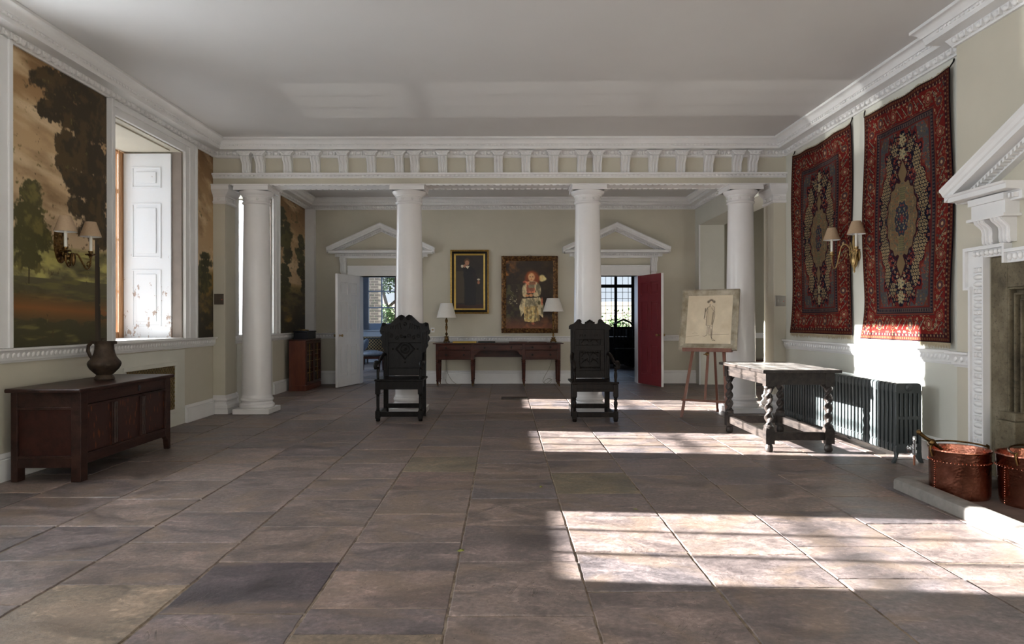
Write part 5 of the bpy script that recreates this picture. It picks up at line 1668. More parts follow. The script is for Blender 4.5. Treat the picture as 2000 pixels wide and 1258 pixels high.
dr = thing('framed_drawing', 'framed charcoal drawing of a standing child propped on the easel', 'drawing', (2.44 + .155 * .485, 8.35 + .155 * .875, .843), EZ)
TILT = math.radians(-17)
def drM(): return Matrix.Rotation(TILT, 4, 'X')
m = MB(); m.M = drM(); FW, FH = .355, .79
slope_frame(m, -FW, FW, 0, FH, .022, .0, -.012, .045); slope_frame(m, -FW + .022, FW - .022, .022, FH - .022, .058, -.012, .020, .045)
m.box(-FW + .01, FW - .01, .040, .046, .01, FH - .01)
O('frame', m, 'silver_gilt', dr, local=True)
def drawing_pic():
    p = Pic(216, 270, (188, 175, 153)); n = fbm(270, 216, 5, 5, 8, 5); p.mix((n - .5) * 1.2, (168, 150, 124)); p.mix((.46 - n) * 2, (206, 192, 168))
    k = (58, 50, 44)
    p.line([(.0, .865), (.30, .83)], .006, (140, 126, 106), .7); p.line([(.5, .82), (.95, .80)], .006, (100, 88, 74), .8)
    p.ell(.525, .115, .050, .034, (96, 84, 74), .7); p.ell(.462, .135, .024, .026, (104, 92, 80), .8); p.ell(.592, .135, .024, .026, (104, 92, 80), .8); p.ell(.525, .145, .03, .03, (190, 172, 146), .5)
    p.quad([(.46, .235), (.58, .22), (.62, .40), (.58, .62), (.45, .62), (.44, .42)], (172, 156, 132), .8)
    for pts in ([(.50, .18), (.50, .23), (.45, .25), (.40, .36), (.385, .48), (.42, .50)], [(.45, .26), (.44, .45), (.44, .62), (.58, .64), (.62, .42), (.60, .24), (.55, .21)], [(.41, .26), (.42, .34)], [(.47, .64), (.47, .82), (.42, .85), (.38, .84)], [(.52, .64), (.55, .83), (.60, .93), (.66, .935), (.58, .88), (.58, .64)]):
        p.line(pts, .0042, k, .75); p.line([(a_ + .006, b_ + .004) for a_, b_ in pts], .003, k, .5)
    p.line([(.585, .36), (.57, .60)], .020, (118, 106, 92), .75); p.line([(.54, .26), (.60, .34)], .012, (130, 118, 102), .6); p.line([(.405, .28), (.40, .46)], .016, (110, 98, 84), .7); p.line([(.50, .66), (.50, .8)], .012, (120, 108, 94), .6); p.line([(.47, .28), (.48, .58)], .008, (140, 128, 110), .5); p.line([(.56, .70), (.58, .86)], .010, (112, 100, 88), .6)
    p.line([(.14, .80), (.20, .78), (.26, .79)], .004, (130, 116, 98), .7)
    return p
a = .078
Mx = drM()
P0 = Mx @ Vector((-FW + a, .018, a)); Uv = Mx @ Vector((2 * FW - 2 * a, 0, 0)); Vv = Mx @ Vector((0, 0, FH - 2 * a))
picture_mesh('paper', drawing_pic(), 1.25, tuple(Vector(dr.location) + P0), tuple(Uv), tuple(Vv), 'paper', dr)
# ------------------------------------------------------------------ carved oak chest and jug
def chest():
    X0, X1, Y0, Y1 = -3.69, -3.165, 5.10, 6.47
    t = thing('oak_chest', 'low dark oak chest with three inlaid front panels against the left wall', 'chest', ((X0 + X1) / 2, (Y0 + Y1) / 2, 0))
    m = MB(); m.box(X0 - .01, X1 + .03, Y0 - .055, Y1 + .02, .672, .702); O('lid', m, 'chest_oak', t, bevel=.008)
    p = .085
    for i, (x, y) in enumerate(((X1, Y0), (X1, Y1), (X0, Y0), (X0, Y1))):
        m = MB(); x0 = x - .05 if x == X1 else x; y0 = y if y == Y0 else y - p
        if y == Y0 and x == X1: m.box(x - .075, x, y, y + p, 0, .672)
        elif y == Y1 and x == X1: m.poly([(y - p, .20), (y - p, .672), (y, .672), (y, 0), (y - .035, 0), (y - .05, .09), (y - .085, .12)], 'x', x - .05, x)
        else: m.box(x0, x0 + .05 if x == X0 else x, y0, y0 + p, 0, .672)
        O('corner_post', m, 'chest_oak', t, bevel=.004)
    m = MB()
    m.box(X1 - .035, X1 - .006, Y0 + p, Y1 - p, .575, .672); m.box(X1 - .04, X1 + .004, Y0 + p, Y1 - p, .555, .572)
    m.box(X1 - .035, X1 - .006, Y0 + p, Y1 - p, .125, .205); m.box(X1 - .04, X1 - .0, Y0 + p, Y1 - p, .185, .205)
    L = (Y1 - Y0 - 2 * p)
    mw = .085; pw = (L - 2 * mw) / 3
    for k in (0, 1):
        a = Y0 + p + pw * (k + 1) + mw * k
        m.box(X1 - .035, X1 - .006, a, a + mw, .20, .56); m.tube([(X1 - .006, a + .03, .215), (X1 - .006, a + .03, .55)], .012, 6); m.tube([(X1 - .006, a + .058, .215), (X1 - .006, a + .058, .55)], .012, 6)
    O('front_rails', m, 'chest_oak', t, bevel=.003)
    for k in range(3):
        a = Y0 + p + (pw + mw) * k
        m = MB(); m.box(X1 - .032, X1 - .020, a, a + pw, .20, .56); O('front_panel', m, 'inlaid_panel', t)
    m = MB()
    m.box(X0 + .05, X1 - .07, Y0 + .006, Y0 + .035, .545, .672); m.box(X0 + .05, X1 - .07, Y0 + .000, Y0 + .03, .540, .560); O('end_rail', m, 'chest_oak', t, bevel=.003); m = MB(); m.box(X0 + .05, X1 - .07, Y0 + .006, Y0 + .035, .105, .195); m.box(X0 + .05, X1 - .07, Y0 + .0, Y0 + .03, .175, .192)
    O('end_rail', m, 'chest_oak', t, bevel=.003)
    m = MB(); m.box(X0 + .05, X1 - .07, Y0 + .020, Y0 + .032, .19, .55); O('end_panel', m, 'chest_panel', t)
    m = MB(); m.box(X0, X0 + .02, Y0 + p, Y1 - p, .12, .672); m.box(X0 + .02, X1 - .035, Y1 - .03, Y1 - .01, .12, .672); m.box(X0 + .01, X1 - .03, Y0 + .03, Y1 - .02, .12, .14)
    O('carcase', m, 'chest_panel', t)
    m = MB(); yy = Y0 + (Y1 - Y0) * .60; m.box(X1 - .006, X1 + .002, yy - .016, yy + .016, .60, .65); m.ball(X1 + .002, yy, .625, .008)
    O('lock_plate', m, 'black_iron', t)
chest()
def jug():
    cx, cy, z = -3.445, 5.88, .702
    t = thing('metal_jug', 'dark battered metal jug with a curved handle standing on the oak chest', 'jug', (cx, cy, z))
    m = MB()
    m.lathe([(.075, 0), (.080, .006), (.076, .022), (.064, .036), (.062, .042), (.086, .065), (.112, .092), (.126, .118), (.131, .138), (.126, .154), (.108, .176), (.094, .196), (.083, .225), (.076, .260), (.074, .295), (.080, .318), (.083, .330), (.078, .330), (.070, .298), (.06, .26), (.05, .2)], cx, cy, z, 40)
    m.box(cx + .070, cx + .098, cy - .02, cy + .02, z + .305, z + .332)
    O('body', m, 'jug_metal', t, smooth=50)
    m = MB(); m.tube([(cx - .070, cy, z + .315), (cx - .105, cy, z + .322), (cx - .138, cy, z + .290), (cx - .142, cy, z + .245), (cx - .122, cy, z + .20), (cx - .100, cy, z + .175)], [.010, .010, .011, .011, .010, .009], 8, flat=1.5)
    O('handle', m, 'jug_metal', t, smooth=50)
    m = MB(); m.tube([(cx - .012, cy - .02, z + .328), (cx - .012, cy - .02, z + .35), (cx + .018, cy - .02, z + .352), (cx + .018, cy - .02, z + .328)], .006, 6); O('lid_hinge', m, 'jug_metal', t)
jug()

# ------------------------------------------------------------------ wainscot armchairs
def turned(m, cx, cy, z0, z1, r, kind=0):
    H = z1 - z0
    if kind == 0: pr = [(1.0, 0), (1.0, .05), (.7, .07), (1, .11), (.78, .15), (.82, .5), (.80, .80), (.75, .86), (1.0, .90), (.7, .93), (1.0, .96), (1.0, 1)]
    else: pr = [(1, 0), (.6, .03), (1.05, .08), (.65, .13), (.75, .25), (1.05, .48), (.95, .62), (.6, .74), (1.0, .80), (.62, .86), (1.05, .93), (1, 1)]
    m.lathe([(r * a, H * b) for a, b in pr], cx, cy, z0, 14)

def armchair(X, Yf, label, kind):
    wood = 'black_oak' if kind else 'black_oak_dark'
    t = thing('wainscot_armchair', label, 'armchair', (X, Yf + .27, 0), 0, 'dark carved oak armchairs facing the room')
    Wf = .565 if kind == 0 else .545; Wb = .535 if kind == 0 else .485
    D = .52; Yb = Yf + D; zs = .482 if kind == 0 else .452; ap = .10 if kind == 0 else .095
    hf, hb = Wf / 2, Wb / 2
    for s in (-1, 1):
        m = MB(); q = .028; cx = X + s * (hf - q); cy = Yf + q
        m.box(cx - q, cx + q, cy - q, cy + q, .035, .125); m.lathe([(.022, 0), (.027, .01), (.027, .03), (.02, .036)], cx, cy, 0, 12)
        turned(m, cx, cy, .125, zs - .155, .024, kind)
        m.box(cx - q, cx + q, cy - q, cy + q, zs - .155, zs - .005)
        turned(m, cx, cy, zs - .005, .655, .021, kind)
        O('front_leg', m, wood, t, smooth=40, bevel=.002)
        m = MB(); cx = X + s * (hb - .030)
        m.box(cx - .030, cx + .030, Yb - .045, Yb, 0, zs)
        O('back_leg', m, wood, t, bevel=.003)
        m = MB()
        y0_, y1_ = Yb - .02, Yf + .0
        xb, xf = X + s * (hb - .02), X + s * (hf - .012)
        pts = []; rs = []
        for (f, z, r) in ((0, .775, .020), (.10, .790, .024), (.28, .760, .024), (.48, .715, .020), (.64, .690, .021), (.80, .700, .027), (.93, .706, .031), (1.03, .685, .030), (1.07, .655, .024), (1.05, .630, .018)):
            pts.append((xb + (xf - xb) * f + s * .012 * math.sin(f * 3), y0_ + (y1_ - y0_) * f, z)); rs.append(r)
        m.tube(pts, rs, 10, flat=.8); O('arm', m, wood, t, smooth=50)
    m = MB(); m.box(X - hf - .008, X + hf + .008, Yf - .015, Yb - .03, zs - .002, zs + .024); O('seat', m, wood, t, bevel=.007)
    m = MB(); q = .012
    m.box(X - hf + .05, X + hf - .05, Yf + .010, Yf + .035, zs - ap, zs)
    for s in (-1, 1): m.beam((X + s * (hf - .03), Yf + .05, zs - .05), (X + s * (hb - .03), Yb - .04, zs - .05), .024, ap)
    m.box(X - hb + .05, X + hb - .05, Yb - .035, Yb - .010, zs - ap, zs)
    if kind: m.box(X - hf + .05, X + hf - .05, Yf + .004, Yf + .03, zs - ap + .02, zs - ap + .034)
    O('seat_frame', m, wood, t, bevel=.003)
    zz = .085
    for (p0, p1, nm) in (((X - hf + .05, Yf + .028, zz), (X + hf - .05, Yf + .028, zz), 1), ((X - hb + .05, Yb - .025, zz + .045), (X + hb - .05, Yb - .025, zz + .045), 1), ((X - hf + .03, Yf + .05, zz), (X - hb + .03, Yb - .04, zz + .0), 1), ((X + hf - .03, Yf + .05, zz), (X + hb - .03, Yb - .04, zz + .0), 1)):
        m = MB(); m.beam(p0, p1, .032, .058); O('stretcher', m, wood, t, bevel=.004)
    # back: rises with a slight rake
    def rk(z): return Yb - .035 + (z - zs) * .06
    def tilt(m):
        m.v = [(p[0], p[1] + (p[2] - zs) * .06, p[2]) for p in m.v]; return m
    ztop = 1.085 if kind == 0 else 1.095
    for s in (-1, 1):
        m = MB(); cx = X + s * (hb - .030); m.box(cx - .030, cx + .030, Yb - .045, Yb, zs, ztop)
        m.tube([(cx - .010, Yb - .046, zs + .05), (cx - .010, Yb - .046, ztop - .03)], .006, 6); m.tube([(cx + .012, Yb - .046, zs + .05), (cx + .012, Yb - .046, ztop - .03)], .006, 6)
        tilt(m); O('back_stile', m, wood, t, smooth=40)
    m = MB(); x0, x1 = X - hb + .06, X + hb - .06
    m.box(x0, x1, Yb - .018, Yb - .008, zs + .05, ztop - .02); tilt(m); O('back_panel', m, wood, t)
    m = MB(); m.box(x0, x1, Yb - .038, Yb - .006, zs + .03, zs + .125); tilt(m); O('back_rail', m, wood, t, bevel=.004); m = MB()
    m.box(x0, x1, Yb - .038, Yb - .006, ztop - .16 if kind == 0 else ztop - .13, ztop)
    if kind: m.box(x0, x1, Yb - .038, Yb - .006, ztop - .27, ztop - .20); m.box(x0, x0 + .05, Yb - .036, Yb - .006, zs + .1, ztop); m.box(x1 - .05, x1, Yb - .036, Yb - .006, zs + .1, ztop)
    tilt(m); O('back_rail', m, wood, t, bevel=.004)
    # carving
    m = MB(); Y = Yb - .020
    if kind == 0:
        zc = .845; w, h = .122, .132
        def ringl(pts, r): m.tube([(a, Y, b) for a, b in pts] + [(pts[0][0], Y, pts[0][1])], r, 6)
        ringl([(X - w, zc), (X, zc + h), (X + w, zc), (X, zc - h)], .006); ringl([(X - w * .86, zc), (X, zc + h * .86), (X + w * .86, zc), (X, zc - h * .86)], .004)
        for r_, q in ((.058, .006), (.044, .004), (.022, .005)): ringl([(X + r_ * math.cos(a * PI / 10), zc + r_ * math.sin(a * PI / 10)) for a in range(20)], q)
        for a, b in ((0, h + .035), (0, -h - .035), (w + .035, 0), (-w - .035, 0)): m.ball(X + a, Y, zc + b, .010)
        m.ball(X, Y, zc, .010)
        # foliate scrolls on the top rail
        Yt = Yb - .040
        for s in (-1, 1):
            for k in range(3):
                cx, cz = X + s * (.045 + k * .065), ztop - .085 + .012 * (-1) ** k
                m.tube([(cx + (.028 - q * .0022) * math.cos(q * .7 * s + k), Yt, cz + (.028 - q * .0022) * math.sin(q * .7 * s + k)) for q in range(11)], .005, 6)
        m.ball(X, Yt, ztop - .085, .016)
    else:
        Yt = Yb - .036
        zc0, zc1 = zs + .165, ztop - .30
        for (a, b, c, d) in ((x0 + .055, x1 - .055, zc0, zc1), (x0 + .03, x1 - .03, ztop - .125, ztop - .035)):
            m.tube([(a, Yt + .01, c), (b, Yt + .01, c), (b, Yt + .01, d), (a, Yt + .01, d), (a, Yt + .01, c)], .006, 6)
            k = a
            while k < b: m.ball(k, Yt + .008, c - .012, .006, n=6, k=4); m.ball(k, Yt + .008, d + .012, .006, n=6, k=4); k += .022
        r = random.Random(4)
        cz = (zc0 + zc1) / 2
        m.tube([(X, Y, zc0 + .03), (X, Y, zc1 - .04)], .006, 6)
        for s in (-1, 1):
            for k in range(4):
                bz = zc0 + .06 + k * .085
                m.tube([(X + s * (.01 + q * .012), Y, bz + .035 * math.sin(q * .45)) for q in range(9)], .0055, 6)
                for q in range(3): m.ball(X + s * (.035 + q * .03), Y, bz + .035 + .008 * (-1) ** q, .013, .008, .009, 6, 4)
        for k in range(9):
            if k in (3, 4, 5): continue
            m.ball(x0 + .06 + k * (x1 - x0 - .12) / 8, Yt, ztop - .08, .011, .006, .016, 6, 4)
    tilt(m); O('carving', m, wood, t, smooth=50)
    # crest
    m = MB()
    if kind == 0:
        raw = [(-253, 240), (-250, 215), (-240, 190), (-213, 163), (-180, 178), (-148, 170), (-108, 130), (-68, 92), (-38, 79), (-10, 92), (0, 108), (14, 94), (38, 78), (66, 88), (110, 130), (150, 166), (180, 170), (212, 157), (238, 180), (242, 212), (250, 240)]
        k = .001247; zb = 1.083; ob = 240
    else:
        raw = [(-213, 225), (-213, 195), (-198, 178), (-165, 168), (-140, 145), (-122, 124), (-100, 122), (-88, 136), (-86, 155), (-80, 168), (-55, 172), (-42, 160), (-28, 142), (0, 126), (28, 142), (42, 160), (55, 172), (80, 168), (86, 155), (88, 136), (100, 122), (122, 124), (140, 145), (165, 168), (198, 178), (213, 195), (213, 225)]
        k = .001236; zb = 1.094; ob = 225
    pts = [(X + a * k, zb + (ob - b) * k) for a, b in raw]
    m.poly(pts, 'y', Yb - .042, Yb - .004)
    if kind == 0:
        m.box(X - .318, X + .318, Yb - .050, Yb, 1.068, 1.088)
        for s in (-1, 1):
            for (cx, cz, R) in ((s * .045, 1.238, .034), (s * .272, 1.155, .026)):
                m.tube([(X + cx + (R - q * R / 18) * math.cos(q * .8 * s), Yb - .045, cz + (R - q * R / 18) * math.sin(q * .8)) for q in range(16)], .006, 6)
            for q in range(5): m.tube([(X + s * (.05 + .035 * q), Yb - .045, 1.10), (X + s * (.06 + .030 * q), Yb - .046, 1.14), (X + s * (.065 + .024 * q), Yb - .045, 1.18 - .012 * q)], .006, 6)
        m.ball(X, Yb - .045, 1.165, .022, .010, .022)
    else:
        for s in (-1, 1):
            m.tube([(X + s * .105 * 1.2 + (.022 - q * .0015) * math.cos(q * .8 * s), Yb - .044, 1.190 + (.022 - q * .0015) * math.sin(q * .8)) for q in range(12)], .005, 6)
        for q in range(5): m.ball(X + (-.05 + q * .025), Yb - .044, 1.175 + .014 * (2 - abs(q - 2)), .014, .010, .014)
    tilt(m); O('crest', m, wood, t, smooth=45)
    if kind == 0:
        for s in (-1, 1):
            m = MB(); a = X + s * hb
            o = [(a, 1.068), (a + s * .052, 1.068), (a + s * .045, 1.04), (a + s * .025, 1.025), (a + s * .045, 1.0), (a + s * .050, .97), (a + s * .030, .94), (a + s * .022, .92), (a + s * .030, .89), (a + s * .006, .85), (a, .82)]
            m.poly(o, 'y', Yb - .038, Yb - .010); tilt(m); O('ear_bracket', m, wood, t, bevel=.003)
armchair(-1.262, 8.155, 'dark carved oak armchair with tall arched scroll crest and diamond on its back', 0)
armchair(1.078, 8.09, 'dark carved oak armchair with straight eared crest, nearer the red door', 1)

# ------------------------------------------------------------------ barley-twist table
def table():
    X0, X1, Y0, Y1 = 2.33, 3.045, 6.15, 7.42
    t = thing('twist_leg_table', 'dark oak side table with barley-twist legs in front of the radiator', 'table', ((X0 + X1) / 2, (Y0 + Y1) / 2, 0))
    m = MB(); n = 4; r = random.Random(3)
    w = (X1 - X0) / 3
    for k in range(3): m.box(X0 + k * w + .0008, X0 + (k + 1) * w - .0008, Y0, Y1, .725, .753 - r.uniform(0, .002))
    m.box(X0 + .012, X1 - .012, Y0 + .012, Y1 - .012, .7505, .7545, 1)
    O('table_top', m, ['worn_oak', 'sheen_top'], t, bevel=.004)
    m = MB(); i = .055
    m.box(X0 + i, X1 - i, Y0 + i, Y0 + i + .025, .615, .725); m.box(X0 + i, X1 - i, Y1 - i - .025, Y1 - i, .615, .725)
    m.box(X0 + i, X0 + i + .025, Y0 + i, Y1 - i, .615, .725); m.box(X1 - i - .025, X1 - i, Y0 + i, Y1 - i, .615, .725)
    m.box(X0 + i - .006, X0 + i, Y0 + i + .07, Y1 - i - .07, .665, .680)
    O('apron', m, 'worn_oak', t, bevel=.004)
    for (cx, cy) in ((X0 + .085, Y0 + .090), (X1 - .085, Y0 + .090), (X0 + .085, Y1 - .090), (X1 - .085, Y1 - .090)):
        m = MB(); q = .040
        m.box(cx - q, cx + q, cy - q, cy + q, .600, .722)
        sg = 1 if cx < (X0 + X1) / 2 else -1
        m.poly([(cx + sg * q, .622), (cx + sg * (q + .035), .622), (cx + sg * (q + .026), .600), (cx + sg * (q + .006), .588), (cx + sg * q, .575)], 'y', cy - .02, cy + .01)
        m.lathe([(.030, .205), (.041, .215), (.044, .235), (.034, .25)], cx, cy, 0, 14)
        # double twist
        N, K = 64, 20; z0, z1 = .235, .602; vs = []; fs = []
        for a in range(N + 1):
            z = z0 + (z1 - z0) * a / N; tw = PI * (z - z0) / .088
            env = min(1, a / 3, (N - a) / 3)
            for b in range(K):
                th = 2 * PI * b / K
                rr = .0285 + .0115 * env * math.cos(2 * (th - tw))
                vs.append((cx + rr * math.cos(th), cy + rr * math.sin(th), z))
        for a in range(N):
            for b in range(K):
                c = (b + 1) % K; fs.append((a * K + b, a * K + c, (a + 1) * K + c, (a + 1) * K + b))
        m.add(vs, fs)
        m.taper(cx, cy, .195, .225, q, q, q * .8, q * .8); m.box(cx - q, cx + q, cy - q, cy + q, .075, .195)
        m.lathe([(.026, .0), (.036, .012), (.038, .04), (.033, .06), (.024, .076)], cx, cy, 0, 16)
        O('leg', m, 'worn_oak', t, smooth=38)
    m0 = [((X0 + .085, Y0 + .13), (X0 + .085, Y1 - .13)), ((X1 - .085, Y0 + .13), (X1 - .085, Y1 - .13)), ((X0 + .125, Y0 + .09), (X1 - .125, Y0 + .09)), ((X0 + .125, Y1 - .09), (X1 - .125, Y1 - .09))]
    for a, b in m0:
        m = MB(); m.beam((a[0], a[1], .142), (b[0], b[1], .142), .038, .075); O('stretcher', m, 'worn_oak', t, bevel=.005)
simple('worn_oak', lin(.014, .011, .010), lin(.042, .032, .027), 0.38, scale=3, stretch=(7, 1.2, 7), bmp=0.35, bscale=16, spec=0.35)
simple('sheen_top', lin(.09, .078, .07), lin(.34, .31, .285), 0.24, scale=2.2, stretch=(7, 1.2, 7), bmp=0.25, bscale=16, spec=0.9)  # paler board on the table top, sun sheen put into its colour
table()

# ------------------------------------------------------------------ sideboard desk on the back wall
def desk():
    X0, X1, Y0, Y1 = -1.257, 1.028, 12.50, 13.02
    t = thing('writing_sideboard', 'long mahogany writing table with turned castor legs under the portraits', 'desk', ((X0 + X1) / 2, (Y0 + Y1) / 2, 0))
    W = 'mahogany'
    m = MB(); m.box(X0 - .052, X1 + .055, Y0 - .03, Y1 + .01, .777, .795); O('top', m, W, t, bevel=.005)
    a, b = X0 + .70, X1 - .70
    m = MB()
    for (x0, x1) in ((X0, a), (b, X1)):
        m.box(x0, x0 + .018, Y0, Y1, .492, .777); m.box(x1 - .018, x1, Y0, Y1, .492, .777); m.box(x0, x1, Y0 + .02, Y1, .492, .505); m.box(x0, x1, Y1 - .015, Y1, .492, .777)
        m.box(x0, x0 + .055, Y0, Y0 + .03, .492, .777); m.box(x1 - .055, x1, Y0, Y0 + .03, .492, .777); m.box(x0, x1, Y0, Y0 + .02, .660, .668); m.box(x0, x1, Y0, Y0 + .02, .492, .502); m.box(x0, x1, Y0, Y0 + .02, .765, .777)
    m.box(a, b, Y0, Y0 + .02, .765, .777); m.box(a, b, Y0, Y0 + .02, .655, .668); m.box(a, b, Y1 - .015, Y1, .515, .777); m.box(a, b, Y0 + .02, Y1, .655, .665)
    # shaped spandrels under the middle drawer
    for s, x in ((1, a), (-1, b)):
        o = [(x, .660), (x + s * .115, .660), (x + s * .105, .640), (x + s * .085, .640), (x + s * .065, .620), (x + s * .045, .590), (x + s * .015, .575), (x, .545)]
        m.poly(o, 'y', Y0, Y0 + .018)
    O('carcase', m, W, t, bevel=.002)
    for (x0, x1, rows) in ((X0 + .057, a - .057, ((.670, .763), (.504, .658))), (a + .003, b - .003, ((.670, .763),)), (b + .057, X1 - .057, ((.670, .763), (.504, .658)))):
        for (z0, z1) in rows:
            m = MB(); m.box(x0, x1, Y0 + .002, Y0 + .30, z0, z1)
            d = O('drawer', m, W, t, bevel=.003)
            for f in (.22, .78):
                k = MB(); k.M = Matrix.Translation((x0 + (x1 - x0) * f, Y0 + .002, (z0 + z1) / 2)) @ Matrix.Rotation(PI / 2, 4, 'X')
                k.lathe([(.008, 0), (.007, .010), (.017, .018), (.018, .026), (.010, .032)], n=12); k.M = Matrix.Identity(4)
                O('knob', k, 'ebony', d, smooth=40)
    for (cx, cy) in [(x, y) for x in (X0 + .03, a - .03, b + .03, X1 - .03) for y in (Y0 + .03, Y1 - .03)]:
        m = MB()
        m.lathe([(.020, .055), (.022, .065), (.018, .075), (.026, .10), (.030, .11), (.022, .12), (.025, .14), (.031, .38), (.033, .40), (.026, .405), (.034, .42), (.034, .43), (.026, .44), (.034, .455), (.034, .47), (.028, .475), (.032, .50)], cx, cy, 0, 16)
        O('leg', m, W, t, smooth=40)
        m = MB(); m.lathe([(.014, .028), (.018, .05), (.019, .06)], cx, cy, 0, 10); m.M = Matrix.Translation((cx + .008, cy, .016)) @ Matrix.Rotation(PI / 2, 4, 'Y'); m.lathe([(.016, -.008), (.016, .008)], n=14)
        O('castor', m, 'old_brass', t, smooth=40)
desk()

def table_lamp(cx, cy, z0, zs0, zs1, r0, r1, label, sq):
    t = thing('table_lamp', label, 'lamp', (cx, cy, z0), 0, 'brass lamps on the writing table')
    m = MB(); H = zs0 + .02 - z0
    if sq:
        for s in (-1, 1):
            for q in (-1, 1): m.ball(cx + s * .045, cy + q * .045, z0 + .012, .013, .013, .012)
        m.taper(cx, cy, z0 + .02, z0 + .055, .058, .058, .038, .038); m.box(cx - .048, cx + .048, cy - .048, cy + .048, z0 + .055, z0 + .066); m.taper(cx, cy, z0 + .066, z0 + .10, .03, .03, .038, .038)
    else:
        for k in range(3):
            a = 2 * PI * k / 3 - PI / 2; m.ball(cx + .055 * math.cos(a), cy + .055 * math.sin(a), z0 + .012, .016, .016, .012)
        m.lathe([(.058, .02), (.060, .03), (.040, .05), (.045, .06), (.032, .10), (.046, .105), (.046, .115), (.02, .12)], cx, cy, z0, 6)
    pr = [(.014, .09), (.022, .12), (.012, .14), (.030, .17), (.012, .195), (.010, .22), (.020, .26), (.026, .31), (.014, .335), (.024, .345), (.012, .36), (.018, .385), (.030, .42), (.020, .45), (.010, .47), (.007, .52)]
    k = H / .50
    m.lathe([(a, b * k) for a, b in pr if b <= .5] + [(.006, H + .02)], cx, cy, z0, 16)
    O('stem', m, 'old_brass' , t, smooth=50)
    lampshade(t, cx, cy, zs0, zs1, r0, r1, 'shade_white')
    return t
table_lamp(-1.085, 12.80, .795, 1.262, 1.535, .186, .112, 'brass candlestick lamp with white shade at the left end of the writing table', False)
table_lamp(.918, 12.80, .795, 1.375, 1.625, .196, .118, 'brass candlestick lamp with white shade at the right end, before the girl portrait', True)
def slab(name, x0, x1, y0, y1, z0, z1, mat, label, cat, bev=.003):
    m = MB(); m.box(x0, x1, y0, y1, z0, z1); return tag(O(name, m, mat, bevel=bev), label, cat)
slab('flat_box', -.955, -.520, 12.60, 12.86, .795, .822, 'yellow_card', 'thin yellow box lying on the writing table beside the left lamp', 'box')
slab('book', -.485, -.170, 12.62, 12.86, .795, .826, 'ebony', 'black book lying flat near the middle of the writing table', 'book')
slab('folder', .085, .430, 12.60, 12.88, .795, .812, 'brown_leather', 'flat brown leather folder on the right half of the writing table', 'folder')
slab('folder', .455, .785, 12.62, 12.88, .795, .808, 'brown_leather', 'thin brown folder on the writing table next to the right lamp', 'folder')

# plugs and flexes
def plug(x, z, label, pts, lab2):
    m = MB(); m.box(x - .030, x + .030, YK - .052, YK - .042, z - .030, z + .035); m.box(x - .022, x + .022, YK - .085, YK - .052, z - .022, z + .022)
    tag(O('plug', m, 'white_plastic', bevel=.004), label, 'plug')
    m = MB(); P = []
    for i in range(len(pts) - 1):
        for q in range(5):
            f = q / 5; p = [pts[max(0, i - 1)], pts[i], pts[i + 1], pts[min(len(pts) - 1, i + 2)]]
            P.append(tuple(.5 * (2 * p[1][k] + (p[2][k] - p[0][k]) * f + (2 * p[0][k] - 5 * p[1][k] + 4 * p[2][k] - p[3][k]) * f * f + (3 * p[1][k] - p[0][k] - 3 * p[2][k] + p[3][k]) * f ** 3) for k in range(3)))
    P.append(pts[-1]); m.tube(P, .0042, 6)
    tag(O('lamp_flex', m, 'cable_grey', smooth=50), lab2, 'cable')
plug(-1.135, .115, 'white plug on the skirting behind the left legs of the writing table',
     [(-1.07, 13.03, .77), (-1.09, 13.02, .60), (-1.11, 13.0, .40), (-1.08, 12.98, .22), (-1.0, 12.95, .08), (-.90, 12.92, .006), (-.82, 12.90, .006), (-.95, 12.96, .006), (-1.09, 13.0, .01), (-1.125, 13.02, .09)], 'grey lamp flex looping to the floor at the left end of the writing table')
plug(.905, .115, 'white plug on the skirting behind the right legs of the writing table',
     [(.93, 13.03, .77), (.91, 13.0, .50), (.86, 12.98, .32), (.76, 12.96, .14), (.73, 12.94, .05), (.80, 12.92, .012), (.87, 12.93, .03), (.89, 12.96, .09), (.82, 12.97, .10), (.75, 12.96, .04), (.80, 12.98, .01), (.90, 13.02, .09)], 'grey lamp flex coiled near the floor at the right end of the writing table')

# switches and plates
def plate(name, x, y, z, w, h, axis, mat, label, rocker, light=None):
    t = thing(name, label, 'switch', (x, y, z))
    m = MB(); m.box(x - w / 2, x + w / 2, y - .008, y, z, z + h); O('plate', m, mat, t, bevel=.002)
    m = MB(); m.box(x - w * .22, x + w * .22, y - .013, y - .006, z + h * .38, z + h * .66); O('rocker', m, rocker, t, bevel=.002)
    if light:
        m = MB(); m.box(x + w * .30, x + w * .36, y - .011, y - .006, z + h * .42, z + h * .50); O('pilot_light', m, 'red_light', t)
plate('wall_switch', (428 - 985) / 1333 * YB, YB, 1.42, .125, .14, 0, 'bronze_plate', 'bronze switch plate with red pilot light on the left pilaster', 'bronze_plate', 1)
plate('wall_switch', (1523.5 - 985) / 1333 * YB, YB, 1.385, .130, .14, 0, 'steel_plate', 'steel switch plate with red pilot light on the right pilaster', 'steel_plate', 1)
plate('wall_switch', -1.375, YK, .985, .075, .09, 0, 'white_paint', 'small white and brass switch plate left of the writing table', 'brass')

# floor grate
t = thing('floor_grate', 'small iron grate let into the flagstones in front of the writing table', 'grate', (.16, 10.6, 0))
m = MB(); m.box(-.05, .36, 10.44, 10.46, -.01, .004); m.box(-.05, .36, 10.76, 10.78, -.01, .004); m.box(-.05, -.035, 10.44, 10.78, -.01, .004); m.box(.345, .36, 10.44, 10.78, -.01, .004); m.box(-.04, .35, 10.45, 10.77, -.008, -.001)
O('rim', m, 'grate_iron', t)
m = MB()
for k in range(19): m.box(-.035 + k * .0205, -.026 + k * .0205, 10.46, 10.76, -.01, .003)
O('bars', m, 'grate_iron', t)
